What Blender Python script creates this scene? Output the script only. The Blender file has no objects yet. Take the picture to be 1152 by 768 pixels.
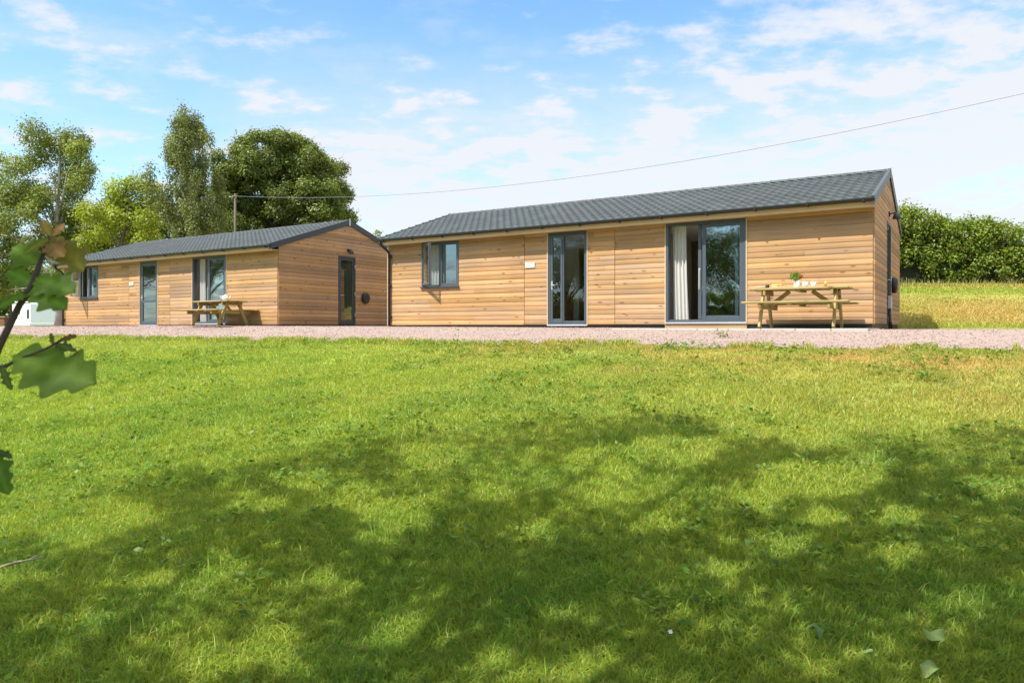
import bpy, math, random
import numpy as np
from mathutils import Matrix, Vector

random.seed(7)
rng = np.random.default_rng(11)
scene = bpy.context.scene
COL = scene.collection
R = math.radians

# ------------------------------------------------------------------ layout
TH = math.atan2(.530, .848)                       # heading of the cabin fronts
UX = np.array([math.cos(TH), -math.sin(TH)])      # along a front, to the right
NX = np.array([math.sin(TH), math.cos(TH)])       # into the cabin
C_MAIN = (6.84, 13.87)
C_LEFT = (-6.92, 21.70)
F_PX, HORIZON = 825.0, 369.0                      # photo lens in pixels of 1152

def at(px, py, Y):
    """world point seen at a photo pixel, at depth Y"""
    return Vector(((px - 576) / F_PX * Y, Y, (HORIZON - py) / F_PX * Y))

# ------------------------------------------------------------------ object helpers
def tag(o, label=None, cat=None, group=None, kind=None):
    if label: o['label'] = label
    if cat: o['category'] = cat
    if group: o['group'] = group
    if kind: o['kind'] = kind
    return o

def thing(name, loc, rz, label, cat, group=None):
    o = bpy.data.objects.new(name, None)
    o.empty_display_size = .2
    o.location = loc
    o.rotation_euler = (0, 0, rz)
    COL.objects.link(o)
    return tag(o, label, cat, group)

def link(name, me, mat, parent=None):
    o = bpy.data.objects.new(name, me)
    if mat is not None and not me.materials:
        me.materials.append(mat)
    COL.objects.link(o)
    if parent is not None: o.parent = parent
    return o

def copy_tree(o, parent=None):
    c = o.copy()
    COL.objects.link(c)
    if parent is not None: c.parent = parent
    for ch in list(o.children): copy_tree(ch, c)
    return c

class MB:
    """collects shapes, builds ONE mesh object"""
    def __init__(s):
        s.v, s.f, s.t, s.sm = [], [], [], []
        s.xf = None
        s.tint = (1, 1, 1)
    def add(s, vs, fs, smooth=False):
        b = len(s.v)
        for p in vs:
            p = Vector(p)
            if s.xf is not None: p = s.xf @ p
            s.v.append(p[:]); s.t.append(s.tint)
        for f in fs:
            s.f.append([i + b for i in f]); s.sm.append(smooth)
    def box(s, x0, x1, y0, y1, z0, z1, bev=0.0):
        if x1 < x0: x0, x1 = x1, x0
        if y1 < y0: y0, y1 = y1, y0
        if z1 < z0: z0, z1 = z1, z0
        b = min(bev, (x1-x0)/2.2, (y1-y0)/2.2, (z1-z0)/2.2)
        if b <= 0:
            vs = [(x, y, z) for z in (z0, z1) for y in (y0, y1) for x in (x0, x1)]
            s.add(vs, [(0,2,3,1), (4,5,7,6), (0,1,5,4), (2,6,7,3), (0,4,6,2), (1,3,7,5)])
            return
        vs, idx = [], {}
        for sx in (0, 1):
            for sy in (0, 1):
                for sz in (0, 1):
                    X, Y, Z = (x0, x1)[sx], (y0, y1)[sy], (z0, z1)[sz]
                    dx, dy, dz = b*(1-2*sx), b*(1-2*sy), b*(1-2*sz)
                    for ax, p in enumerate([(X, Y+dy, Z+dz), (X+dx, Y, Z+dz), (X+dx, Y+dy, Z)]):
                        idx[sx, sy, sz, ax] = len(vs); vs.append(p)
        I = lambda *k: idx[k]
        fs = []
        for a in (0, 1):
            q = [I(a,0,0,0), I(a,1,0,0), I(a,1,1,0), I(a,0,1,0)]; fs.append(q if a else q[::-1])
            q = [I(0,a,0,1), I(0,a,1,1), I(1,a,1,1), I(1,a,0,1)]; fs.append(q if a else q[::-1])
            q = [I(0,0,a,2), I(1,0,a,2), I(1,1,a,2), I(0,1,a,2)]; fs.append(q if a else q[::-1])
        for a in (0, 1):
            for c in (0, 1):
                fs.append([I(a,c,0,0), I(a,c,1,0), I(a,c,1,1), I(a,c,0,1)])
                fs.append([I(a,0,c,0), I(a,1,c,0), I(a,1,c,2), I(a,0,c,2)])
                fs.append([I(0,a,c,1), I(1,a,c,1), I(1,a,c,2), I(0,a,c,2)])
                for d in (0, 1):
                    pass
        for a in (0, 1):
            for c in (0, 1):
                for d in (0, 1): fs.append([I(a,c,d,0), I(a,c,d,1), I(a,c,d,2)])
        s.add(vs, fs)
    def beam(s, p, q, w, h, up=(0, 0, 1), bev=.006):
        """box of section w x h from p to q"""
        p, q = Vector(p), Vector(q)
        d = (q - p); L = d.length; d.normalize()
        r = d.cross(Vector(up)); r.normalize(); u = r.cross(d)
        m = Matrix((( d.x, r.x, u.x, p.x), (d.y, r.y, u.y, p.y), (d.z, r.z, u.z, p.z), (0, 0, 0, 1)))
        old = s.xf
        s.xf = m if old is None else old @ m
        s.box(0, L, -w/2, w/2, -h/2, h/2, bev)
        s.xf = old
    def tube(s, pts, rad, n=8, cap=True):
        pts = [Vector(p) for p in pts]
        if not hasattr(rad, '__len__'): rad = [rad] * len(pts)
        vs, fs = [], []
        ref = None
        for i, p in enumerate(pts):
            d = (pts[min(i+1, len(pts)-1)] - pts[max(i-1, 0)]).normalized()
            if ref is None:
                ref = Vector((0, 0, 1)) if abs(d.z) < .9 else Vector((1, 0, 0))
            a = d.cross(ref).normalized(); b = a.cross(d).normalized(); ref = b
            for k in range(n):
                t = 2*math.pi*k/n
                vs.append(p + a*math.cos(t)*rad[i] + b*math.sin(t)*rad[i])
        for i in range(len(pts)-1):
            for k in range(n):
                k2 = (k+1) % n
                fs.append((i*n+k, i*n+k2, (i+1)*n+k2, (i+1)*n+k))
        if cap:
            fs.append(tuple(range(n))[::-1]); fs.append(tuple((len(pts)-1)*n + k for k in range(n)))
        s.add(vs, fs, True)
    def lathe(s, prof, c=(0, 0, 0), n=20):
        vs, fs = [], []
        for r, z in prof:
            for k in range(n):
                t = 2*math.pi*k/n
                vs.append((c[0]+r*math.cos(t), c[1]+r*math.sin(t), c[2]+z))
        for i in range(len(prof)-1):
            for k in range(n):
                k2 = (k+1) % n
                fs.append((i*n+k, i*n+k2, (i+1)*n+k2, (i+1)*n+k))
        s.add(vs, fs, True)
    def build(s, name, mat, parent=None):
        me = bpy.data.meshes.new(name)
        me.from_pydata(s.v, [], s.f)
        me.polygons.foreach_set('use_smooth', s.sm)
        a = me.color_attributes.new('tint', 'FLOAT_COLOR', 'POINT')
        a.data.foreach_set('color', np.array([(*t, 1) for t in s.t], dtype=np.float32).ravel())
        me.update()
        return link(name, me, mat, parent)

def np_mesh(name, V, k, tint=None, faces=None):
    """mesh of many separate k-gons, V = (n*k, 3); or given faces array (m, k)"""
    me = bpy.data.meshes.new(name)
    V = np.ascontiguousarray(V, dtype=np.float32)
    me.vertices.add(len(V)); me.vertices.foreach_set('co', V.ravel())
    if faces is None: faces = np.arange(len(V), dtype=np.int32).reshape(-1, k)
    faces = np.ascontiguousarray(faces, dtype=np.int32)
    me.loops.add(faces.size); me.loops.foreach_set('vertex_index', faces.ravel())
    me.polygons.add(len(faces))
    me.polygons.foreach_set('loop_start', np.arange(0, faces.size, faces.shape[1], dtype=np.int32))
    if tint is not None:
        a = me.color_attributes.new('tint', 'FLOAT_COLOR', 'POINT')
        c = np.ones((len(V), 4), dtype=np.float32); c[:, :3] = tint
        a.data.foreach_set('color', c.ravel())
    me.update(calc_edges=True)
    return me

# ------------------------------------------------------------------ noise (numpy)
_lat = np.random.default_rng(3).random((256, 256))
def vnoise(x, y):
    x = np.asarray(x, float); y = np.asarray(y, float)
    xi = np.floor(x).astype(int); yi = np.floor(y).astype(int)
    fx = x - xi; fy = y - yi
    fx = fx*fx*(3-2*fx); fy = fy*fy*(3-2*fy)
    g = lambda a, b: _lat[a & 255, b & 255]
    return (g(xi, yi)*(1-fx)+g(xi+1, yi)*fx)*(1-fy) + (g(xi, yi+1)*(1-fx)+g(xi+1, yi+1)*fx)*fy
def fbm(x, y, o=4):
    s, a, t = 0, 1, 0
    for i in range(o):
        s = s + a*vnoise(x*2**i + 17.3*i, y*2**i + 5.1*i); t += a; a *= .5
    return s/t
def sstep(a, b, x):
    t = np.clip((x-a)/(b-a), 0, 1)
    return t*t*(3-2*t)

# ------------------------------------------------------------------ terrain
S0 = 15.2
S_EDGE = 3.4
def s_of(X, Y): return S0 - (X*NX[0] + Y*NX[1])
def u_of(X, Y): return (X-C_MAIN[0])*UX[0] + (Y-C_MAIN[1])*UX[1]
def xy_of(u, s):
    t = S0 - s
    c0 = np.array(C_MAIN); t0 = c0 @ NX
    return (c0[0] + UX[0]*u + NX[0]*(t-t0), c0[1] + UX[1]*u + NX[1]*(t-t0))
def h_flat(X, Y):
    s, u = s_of(X, Y), u_of(X, Y)
    top = -.03 + np.clip(-u, 0, 18)*.0055
    w = sstep(1.0, S_EDGE+.3, s)
    z = top*(1-w) + (-.30)*w
    se = np.clip(s - S_EDGE, 0, 16)
    return z - .104*se
def bank_q(X, Y):
    yb = np.where(X < 10.4, np.minimum(17.7 + 2.4*(10.4-X), 19.7 + .66*(10-X)), 17.7)
    return Y - (yb + .25*(vnoise(X*.5, Y*0+3)-.5))
def h_bank(X, Y):
    q = bank_q(X, Y)
    z = .98*np.clip((q+.1)/5.2, 0, 1)**1.1 + .17*sstep(4.7, 5.3, q) + .42*sstep(5.2, 8.2, q) + .5*sstep(9, 25, q)
    return z*sstep(-6, 3, X)*(1-sstep(60, 120, X))
def ground_h(X, Y):
    s = s_of(X, Y)
    z = h_flat(X, Y) + h_bank(X, Y)
    lawn = sstep(S_EDGE-.2, S_EDGE+1.5, s)
    z = z + lawn*((fbm(X*.35, Y*.35, 3)-.5)*.12 + (fbm(X*1.4+9, Y*1.4, 2)-.5)*.05)
    return z
def is_gravel(X, Y):
    s = s_of(X, Y)
    return (s < S_EDGE + edge_wob(X, Y)) & ~((bank_q(X, Y) > .15) & (X > 2))
def edge_wob(X, Y):
    u = u_of(X, Y)
    return (fbm(u*.5+40, u*0+2.0, 3)-.5)*.55 + (vnoise(u*3.1, u*0+8.0)-.5)*.16
def dryness(X, Y):
    s, u = s_of(X, Y), u_of(X, Y)
    n = fbm(X*.45+3, Y*.45+30, 4)
    near = np.exp(-np.maximum(s-S_EDGE, 0)/2.6)
    right = sstep(-11, 0, u)
    d = np.clip(near*(.24+1.05*right)*(.30+1.7*(n-.28)) + .45*sstep(.58, .78, fbm(X*.9+50, Y*.9, 3))*right*sstep(9, 4, s), 0, 1)
    b = ((bank_q(X, Y) > -.2) & (X > 2))
    lip = np.exp(-((bank_q(X, Y)-5.9)/.9)**2) + .75*sstep(1.1, -.1, bank_q(X, Y))
    return np.where(b, np.clip(.95*(.32+1.1*n) - lip*.8, 0, 1), d)
GREEN = np.array((.285, .380, .050)); DRY = np.array((.47, .36, .115)); LUSH = np.array((.180, .310, .042))
def grass_col(X, Y):
    d = dryness(X, Y)[:, None]
    l = (sstep(.46, .70, fbm(X*.6+70, Y*.6+11, 5))*.45 + sstep(.45, .75, fbm(X*3.3+7, Y*3.3+19, 3))*.55)[:, None]
    c = GREEN*(1-l) + LUSH*l
    return c*(1-d) + DRY*d

# ------------------------------------------------------------------ materials
def mat(name):
    m = bpy.data.materials.new(name); m.use_nodes = True
    nt = m.node_tree; nt.nodes.clear()
    out = nt.nodes.new('ShaderNodeOutputMaterial')
    return m, nt, out
def N(nt, typ, **kw):
    n = nt.nodes.new(typ)
    for k, v in kw.items():
        if k in n.inputs: n.inputs[k].default_value = v
        else: setattr(n, k, v)
    return n
def L(nt, a, b): nt.links.new(a, b)
def mixc(nt, fac, a, b, mode='MIX'):
    n = nt.nodes.new('ShaderNodeMix'); n.data_type = 'RGBA'; n.blend_type = mode
    for s, v in ((n.inputs[0], fac), (n.inputs[6], a), (n.inputs[7], b)):
        if hasattr(v, 'is_linked') or hasattr(v, 'links'): nt.links.new(v, s)
        else: s.default_value = v if not isinstance(v, tuple) else (*v, 1)[:4]
    return n.outputs[2]
def ramp(nt, fac, *stops):
    n = nt.nodes.new('ShaderNodeValToRGB')
    e = n.color_ramp.elements
    while len(e) < len(stops): e.new(.5)
    for i, (p, c) in enumerate(stops):
        e[i].position = p; e[i].color = (*c, 1) if isinstance(c, tuple) else (c, c, c, 1)
    nt.links.new(fac, n.inputs[0])
    return n.outputs[0]
def noise(nt, vec, scale, detail=4, rough=.55):
    n = N(nt, 'ShaderNodeTexNoise'); n.inputs['Scale'].default_value = scale
    n.inputs['Detail'].default_value = detail; n.inputs['Roughness'].default_value = rough
    if vec is not None: nt.links.new(vec, n.inputs['Vector'])
    return n.outputs['Fac']
def mapping(nt, scale, src='Object'):
    tc = N(nt, 'ShaderNodeTexCoord'); mp = N(nt, 'ShaderNodeMapping')
    mp.inputs['Scale'].default_value = scale
    nt.links.new(tc.outputs[src], mp.inputs['Vector'])
    return mp.outputs[0]
def bump(nt, h, strength=.3, dist=.01):
    b = N(nt, 'ShaderNodeBump'); b.inputs['Strength'].default_value = strength; b.inputs['Distance'].default_value = dist
    nt.links.new(h, b.inputs['Height']); return b.outputs[0]
def principled(nt, out, base, rough=.6, metal=0, normal=None, spec=.5):
    p = N(nt, 'ShaderNodeBsdfPrincipled')
    if isinstance(base, tuple): p.inputs['Base Color'].default_value = (*base, 1)
    else: nt.links.new(base, p.inputs['Base Color'])
    if isinstance(rough, (int, float)): p.inputs['Roughness'].default_value = rough
    else: nt.links.new(rough, p.inputs['Roughness'])
    p.inputs['Metallic'].default_value = metal
    p.inputs['Specular IOR Level'].default_value = spec
    if normal is not None: nt.links.new(normal, p.inputs['Normal'])
    nt.links.new(p.outputs[0], out.inputs[0]); return p

def plain(name, col, rough=.5, metal=0, var=.15, scale=6, bmp=0):
    m, nt, out = mat(name)
    v = mapping(nt, (1, 1, 1))
    n = noise(nt, v, scale, 5)
    c = mixc(nt, n, tuple(x*(1-var) for x in col), tuple(min(1, x*(1+var)) for x in col))
    nm = bump(nt, noise(nt, v, scale*12, 3), bmp, .004) if bmp else None
    principled(nt, out, c, rough, metal, nm)
    return m

def wood_mat(name, a, b, grain=(.6, 14, 40), rough=.65, knots=True, weather=.0):
    m, nt, out = mat(name)
    at_ = N(nt, 'ShaderNodeAttribute', attribute_name='tint')
    # every board has its own stretch of grain
    off = N(nt, 'ShaderNodeVectorMath', operation='SCALE'); off.inputs['Scale'].default_value = 37.0
    L(nt, at_.outputs['Color'], off.inputs[0])
    v0 = mapping(nt, grain)
    ad = N(nt, 'ShaderNodeVectorMath', operation='ADD'); L(nt, v0, ad.inputs[0]); L(nt, off.outputs[0], ad.inputs[1])
    g = noise(nt, ad.outputs[0], 1.6, 6, .62)
    c = ramp(nt, g, (.28, a), (.72, b))
    v1 = mapping(nt, (1, 1, 1))
    blot = noise(nt, v1, 1.1, 5, .6)
    c = mixc(nt, ramp(nt, blot, (.35, 0.0), (.75, .45)), c, tuple(x*.78 for x in a))
    if knots:
        vo = N(nt, 'ShaderNodeTexVoronoi'); vo.inputs['Scale'].default_value = 1.0
        vk = mapping(nt, (2.4, 2.4, 6.5)); ad2 = N(nt, 'ShaderNodeVectorMath', operation='ADD')
        L(nt, vk, ad2.inputs[0]); L(nt, off.outputs[0], ad2.inputs[1]); L(nt, ad2.outputs[0], vo.inputs['Vector'])
        k = ramp(nt, vo.outputs['Distance'], (.09, 1.0), (.17, 0.0))
        kk = N(nt, 'ShaderNodeMath', operation='MULTIPLY'); kk.inputs[1].default_value = .75; L(nt, k, kk.inputs[0])
        c = mixc(nt, kk.outputs[0], c, (a[0]*.36, a[1]*.28, a[2]*.22))
    if weather:
        w = ramp(nt, noise(nt, v1, .55, 4, .6), (.42, 0.0), (.72, weather))
        c = mixc(nt, w, c, (.33, .29, .24))
    c = mixc(nt, 1.0, c, at_.outputs['Color'], 'MULTIPLY')
    principled(nt, out, c, rough, 0, bump(nt, g, .25, .004), .3)
    return m

def leaf_mat(name, col, trans=.35, var=.35, gloss=.06, scale=.6):
    m, nt, out = mat(name)
    at_ = N(nt, 'ShaderNodeAttribute', attribute_name='tint')
    c = mixc(nt, 1.0, col, at_.outputs['Color'], 'MULTIPLY')
    n = noise(nt, mapping(nt, (1, 1, 1)), scale, 3)
    c = mixc(nt, n, c, tuple(min(1, x) for x in (col[0]*1.25, col[1]*1.15, col[2]*.9)))if False else c
    if name == 'young_oak_leaf':
        vn = noise(nt, mapping(nt, (1, 1, 1)), 90, 5, .7)
        c = mixc(nt, ramp(nt, vn, (.42, .45), (.62, 0.0)), c, mixc(nt, 1.0, c, (.62, .70, .5), 'MULTIPLY'))
    d = N(nt, 'ShaderNodeBsdfDiffuse'); L(nt, c, d.inputs[0])
    t = N(nt, 'ShaderNodeBsdfTranslucent')
    ct = mixc(nt, 1.0, c, (1.15, 1.05, .55), 'MULTIPLY'); L(nt, ct, t.inputs[0])
    mx = N(nt, 'ShaderNodeMixShader'); mx.inputs[0].default_value = trans
    L(nt, d.outputs[0], mx.inputs[1]); L(nt, t.outputs[0], mx.inputs[2])
    gl = N(nt, 'ShaderNodeBsdfGlossy'); gl.inputs['Roughness'].default_value = .42
    m2 = N(nt, 'ShaderNodeMixShader'); m2.inputs[0].default_value = gloss
    L(nt, mx.outputs[0], m2.inputs[1]); L(nt, gl.outputs[0], m2.inputs[2])
    L(nt, m2.outputs[0], out.inputs[0])
    return m

def glass_mat(name, tint=(.86, .92, .92), base=.10, gain=1.6):
    m, nt, out = mat(name)
    tr = N(nt, 'ShaderNodeBsdfTransparent'); tr.inputs[0].default_value = (*tint, 1)
    gl = N(nt, 'ShaderNodeBsdfGlossy'); gl.inputs['Roughness'].default_value = 0.004; gl.inputs[0].default_value = (.93, .97, 1, 1)
    fr = N(nt, 'ShaderNodeLayerWeight'); fr.inputs[0].default_value = .5
    pw = N(nt, 'ShaderNodeMath', operation='POWER'); pw.inputs[1].default_value = 4.0; L(nt, fr.outputs['Facing'], pw.inputs[0])
    v = noise(nt, mapping(nt, (1, 1, 1)), 1.3, 2)
    L(nt, bump(nt, v, .05, .02), gl.inputs['Normal'])
    ma = N(nt, 'ShaderNodeMath', operation='MULTIPLY_ADD'); ma.inputs[1].default_value = gain; ma.inputs[2].default_value = base; ma.use_clamp = True
    L(nt, pw.outputs[0], ma.inputs[0])
    mx = N(nt, 'ShaderNodeMixShader'); L(nt, ma.outputs[0], mx.inputs[0])
    L(nt, tr.outputs[0], mx.inputs[1]); L(nt, gl.outputs[0], mx.inputs[2]); L(nt, mx.outputs[0], out.inputs[0])
    return m

M = {}
M['clad'] = wood_mat('larch_cladding', (.325, .168, .066), (.535, .335, .168), weather=.2)
M['clad_side'] = M['clad']
M['trim'] = wood_mat('pale_trim', (.42, .31, .19), (.52, .41, .28), knots=False)
M['table'] = wood_mat('treated_pine', (.255, .180, .058), (.43, .32, .12), grain=(1.5, 14, 14))
M['roof'] = None
M['anthracite'] = plain('anthracite_powder_coat', (.060, .075, .092), .38, 0, .08)
M['dark_metal'] = plain('dark_grey_metal', (.040, .047, .050), .42, 0, .15)
M['black'] = plain('black_plastic', (.012, .012, .013), .4, 0, .1)
M['zinc'] = plain('light_grey_metal', (.45, .47, .48), .4, .3, .1)
M['glass'] = glass_mat('window_glass', base=.13, gain=.8)
M['clear'] = glass_mat('clear_glass', (.95, .96, .96), .05, .5)
M['white'] = plain('white_paint', (.72, .72, .70), .5, 0, .05)
M['offwhite'] = plain('inner_wall_paint', (.74, .73, .70), .8, 0, .05)
M['brownwall'] = plain('brown_inner_wall', (.20, .13, .085), .8, 0, .2)
M['floorwood'] = wood_mat('oak_floor', (.22, .13, .06), (.32, .20, .10))
M['cabinet'] = wood_mat('oak_cabinet', (.34, .18, .06), (.46, .27, .10))
M['china'] = plain('white_china', (.78, .78, .77), .18, 0, .03)
M['plaque'] = plain('plaque_enamel', (.50, .49, .46), .4, 0, .05)
M['concrete'] = plain('concrete', (.40, .37, .33), .85, 0, .25, 3, .4)
M['dark_void'] = plain('dark_doorway', (.02, .018, .016), .9)
M['juice'] = plain('orange_juice', (.85, .38, .02), .25, 0, .05)
M['bread'] = plain('baked_crust', (.62, .30, .06), .55, 0, .35, 20, .3)
M['fruit'] = plain('orange_peel', (.80, .38, .03), .4, 0, .15, 12, .2)
M['bark'] = plain('bark', (.10, .080, .060), .9, 0, .5, 9, .8)
M['birchbark'] = plain('pale_bark', (.38, .35, .30), .8, 0, .45, 5, .5)
M['twig'] = plain('twig_bark', (.055, .030, .035), .6, 0, .4, 60, .4)
M['polewood'] = plain('pole_wood', (.11, .08, .065), .85, 0, .3, 3, .4)
M['cable'] = plain('cable', (.20, .20, .22), .6)
M['petal'] = plain('pink_petal', (.55, .13, .09), .6, 0, .3, 40)
M['greypanel'] = plain('grey_panel', (.30, .34, .37), .45, 0, .08)
M['caravan'] = plain('caravan_white', (.80, .80, .79), .4, 0, .05)

def curtain_mat():
    m, nt, out = mat('curtain_cloth')
    w = noise(nt, mapping(nt, (1, 1, .02)), 14, 3)
    c = ramp(nt, w, (.3, (.62, .61, .58)), (.7, (.76, .75, .72)))
    d = N(nt, 'ShaderNodeBsdfDiffuse'); L(nt, c, d.inputs[0])
    t = N(nt, 'ShaderNodeBsdfTranslucent'); L(nt, c, t.inputs[0])
    mx = N(nt, 'ShaderNodeMixShader'); mx.inputs[0].default_value = .35
    L(nt, d.outputs[0], mx.inputs[1]); L(nt, t.outputs[0], mx.inputs[2]); L(nt, mx.outputs[0], out.inputs[0])
    return m
M['curtain'] = curtain_mat()

def roof_mat():
    m, nt, out = mat('slate_grey_roof_tiles')
    v = mapping(nt, (1, 1, 1))
    n = noise(nt, v, 1.2, 5, .65)
    br = N(nt, 'ShaderNodeTexVoronoi'); br.inputs['Scale'].default_value = 1
    L(nt, mapping(nt, (3.6, 2.9, 0)), br.inputs['Vector'])
    c = ramp(nt, n, (.3, (.046, .055, .057)), (.7, (.070, .082, .084)))
    sp = N(nt, 'ShaderNodeSeparateColor'); L(nt, br.outputs['Color'], sp.inputs[0])
    c2 = mixc(nt, 1.0, c, ramp(nt, sp.outputs[0], (0, .86), (1, 1.0)), 'MULTIPLY')
    r = ramp(nt, noise(nt, v, 30, 3), (.3, .5), (.7, .66))
    principled(nt, out, c2, r, 0, bump(nt, noise(nt, v, 90, 2), .15, .002), .3)
    return m
M['roof'] = roof_mat()

def gravel_mat():
    m, nt, out = mat('pink_gravel')
    v = mapping(nt, (1, 1, 1))
    vo = N(nt, 'ShaderNodeTexVoronoi'); vo.inputs['Scale'].default_value = 70; L(nt, v, vo.inputs['Vector'])
    sep = N(nt, 'ShaderNodeSeparateColor'); L(nt, vo.outputs['Color'], sep.inputs[0])
    c = ramp(nt, sep.outputs[0], (0, (.165, .117, .098)), (.45, (.245, .176, .150)), (.8, (.285, .212, .182)), (1, (.36, .295, .255)))
    big = noise(nt, v, .8, 5, .65)
    c = mixc(nt, ramp(nt, big, (.40, 0.0), (.72, .55)), c, (.285, .218, .178))
    fine = noise(nt, v, 12, 4, .6)
    c = mixc(nt, ramp(nt, fine, (.5, 0.0), (.8, .35)), c, (.15, .10, .09))
    inv = N(nt, 'ShaderNodeMath', operation='SUBTRACT'); inv.inputs[0].default_value = 1; L(nt, vo.outputs['Distance'], inv.inputs[1])
    nm = bump(nt, inv.outputs[0], .6, .006)
    principled(nt, out, c, .85, 0, nm, .3)
    return m
M['gravel'] = gravel_mat()

def soil_mat():
    m, nt, out = mat('turf_ground')
    at_ = N(nt, 'ShaderNodeAttribute', attribute_name='tint')
    v = mapping(nt, (1, 1, 1))
    n = noise(nt, v, 14, 6, .7)
    c = mixc(nt, ramp(nt, n, (.35, .75), (.7, 0.0)), at_.outputs['Color'], (.12, .11, .03))
    principled(nt, out, c, .95, 0, bump(nt, noise(nt, v, 60, 4, .7), .8, .02), .1)
    return m
M['soil'] = soil_mat()
M['grass'] = leaf_mat('grass_blade', (1, 1, 1), .46, gloss=.015)
M['leaf'] = leaf_mat('tree_leaf', (1, 1, 1), .38, gloss=.022)
M['shadeleaf'] = leaf_mat('shade_oak_leaf', (1, 1, 1), .5, gloss=.02)
M['oakleaf'] = leaf_mat('young_oak_leaf', (1, 1, 1), .40, gloss=.012)

# ------------------------------------------------------------------ ground
def axis(lo, hi, step, far, grow=1.35):
    a = list(np.arange(lo, hi+1e-6, step))
    d, x = step, hi
    while x < far: d *= grow; x += d; a.append(x)
    d, x = step, lo
    pre = []
    while x > -far: d *= grow; x -= d; pre.append(x)
    return np.array(pre[::-1] + a)
def grid_mesh(name, gx, gy, zfun, tint=None):
    X, Y = np.meshgrid(gx, gy)
    X, Y = X.ravel(), Y.ravel()
    Z = zfun(X, Y)
    nx, ny = len(gx), len(gy)
    i = np.arange(nx*ny).reshape(ny, nx)
    F = np.stack([i[:-1, :-1], i[:-1, 1:], i[1:, 1:], i[1:, :-1]], -1).reshape(-1, 4)
    me = np_mesh(name, np.stack([X, Y, Z], 1), 4, tint(X, Y) if tint else None, F)
    me.polygons.foreach_set('use_smooth', np.ones(len(F), bool))
    return me
def zg(X, Y):
    s = s_of(X, Y)
    return ground_h(X, Y) - .07*sstep(S_EDGE+.55, S_EDGE-.1, s)*(np.abs(u_of(X, Y)+12) < 45)
tag(link('ground', grid_mesh('ground', axis(-26, 22, .2, 900), axis(-4, 32, .2, 900), zg, grass_col), M['soil']), kind='structure')

# gravel drive: rows run along the fronts, outer edge wobbles
def gravel_sheet():
    us = np.arange(-46, 18.01, .15); ss = np.linspace(0, 1, 46)
    V = []
    for t in ss:
        S = -16 + (S_EDGE+16)*t**.6
        X, Y = xy_of(us, np.full_like(us, S))
        if t == 1: 
            w = edge_wob(X, Y); X, Y = xy_of(us, S + w)
        elif t > .93:
            w = edge_wob(X, Y)*(t-.93)/.07; X, Y = xy_of(us, S + w)
        V.append(np.stack([X, Y, h_flat(X, Y) + .006 + .012*(fbm(X*2, Y*2, 2)-.5)], 1))
    nu, ns = len(us), len(ss)
    i = np.arange(nu*ns).reshape(ns, nu)
    F = np.stack([i[:-1, :-1], i[1:, :-1], i[1:, 1:], i[:-1, 1:]], -1).reshape(-1, 4)
    return np_mesh('gravel_drive', np.concatenate(V), 4, None, F)
tag(link('gravel_drive', gravel_sheet(), M['gravel']), kind='structure')

# ------------------------------------------------------------------ cabins
CL, CW, RV = 12.1, 5.8, 2.9
P_ROW = .1122
Z0 = .08
def z_roof(v): return 2.405 + .333*((v if v < RV else 2*RV - v) + .37)
WIN = (-10.9, -9.68, Z0+9*P_ROW, 2.5)
DOOR = (-7.05, -5.99, 0, 2.5)
SLID = (-4.10, -2.36, 0, 2.5)
GDOOR = (2.42, 3.20, 0, Z0+20*P_ROW)
PROF = [(0, .008), (.04, .014), (.2, .0185), (.5, .0195), (.8, .0165), (.96, .0125), (1, .008)]

def board_tint(rs):
    b = rs.uniform(.70, 1.14)
    w = rs.uniform(-.10, .12)
    return (b*(1+w*.5), b, b*(1-w*1.6))

def cladding(mb, rs, ranges, openings, ztop, joints, place):
    """ranges(z)->(a,b) along the wall; place(along, out, z)->point"""
    i = 0
    while Z0 + i*P_ROW < ztop:
        z0, z1 = Z0+i*P_ROW, Z0+(i+1)*P_ROW
        (a0, b0), (a1, b1) = ranges(z0), ranges(z1)
        cuts = []
        zm = (z0+z1)/2
        segs = [[a0, b0, a1, b1]]
        for (p, q, zl, zh) in openings:
            if zl-.01 < zm < zh:
                ns = []
                for s in segs:
                    if q <= s[0] or p >= s[1]: ns.append(s); continue
                    ns.append([s[0], p, s[2], p]); ns.append([q, s[1], q, s[3]])
                segs = ns
        jr = list(joints)
        for k in range(rs.randint(1, 2)): jr.append(rs.uniform(-11, -1))
        for j in jr:
            g = .006 if j in joints else .0012
            ns = []
            for s in segs:
                if s[0]+.15 < j < s[1]-.15: ns.append([s[0], j-g, s[2], j-g]); ns.append([j+g, s[1], j+g, s[3]])
                else: ns.append(s)
            segs = ns
        for s in segs:
            if s[1]-s[0] < .005: continue
            mb.tint = board_tint(rs)
            vs, fs = [], []
            dv = rs.uniform(-.0015, .0015)
            for t, e in PROF:
                z = z0 + t*P_ROW
                vs.append(place(s[0]*(1-t)+s[2]*t, e+dv, z)); vs.append(place(s[1]*(1-t)+s[3]*t, e+dv, z))
            for k in range(len(PROF)-1): fs.append((2*k, 2*k+1, 2*k+3, 2*k+2))
            for e in (0, 1): vs.append(place(s[e], -.03, z0)); vs.append(place(s[2+e], -.03, z1))
            n = 2*len(PROF)
            fs.append([n] + [2*k for k in range(len(PROF))] + [n+1])
            fs.append(([n+2] + [2*k+1 for k in range(len(PROF))] + [n+3])[::-1])
            mb.add(vs, fs, False)
        i += 1

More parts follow.
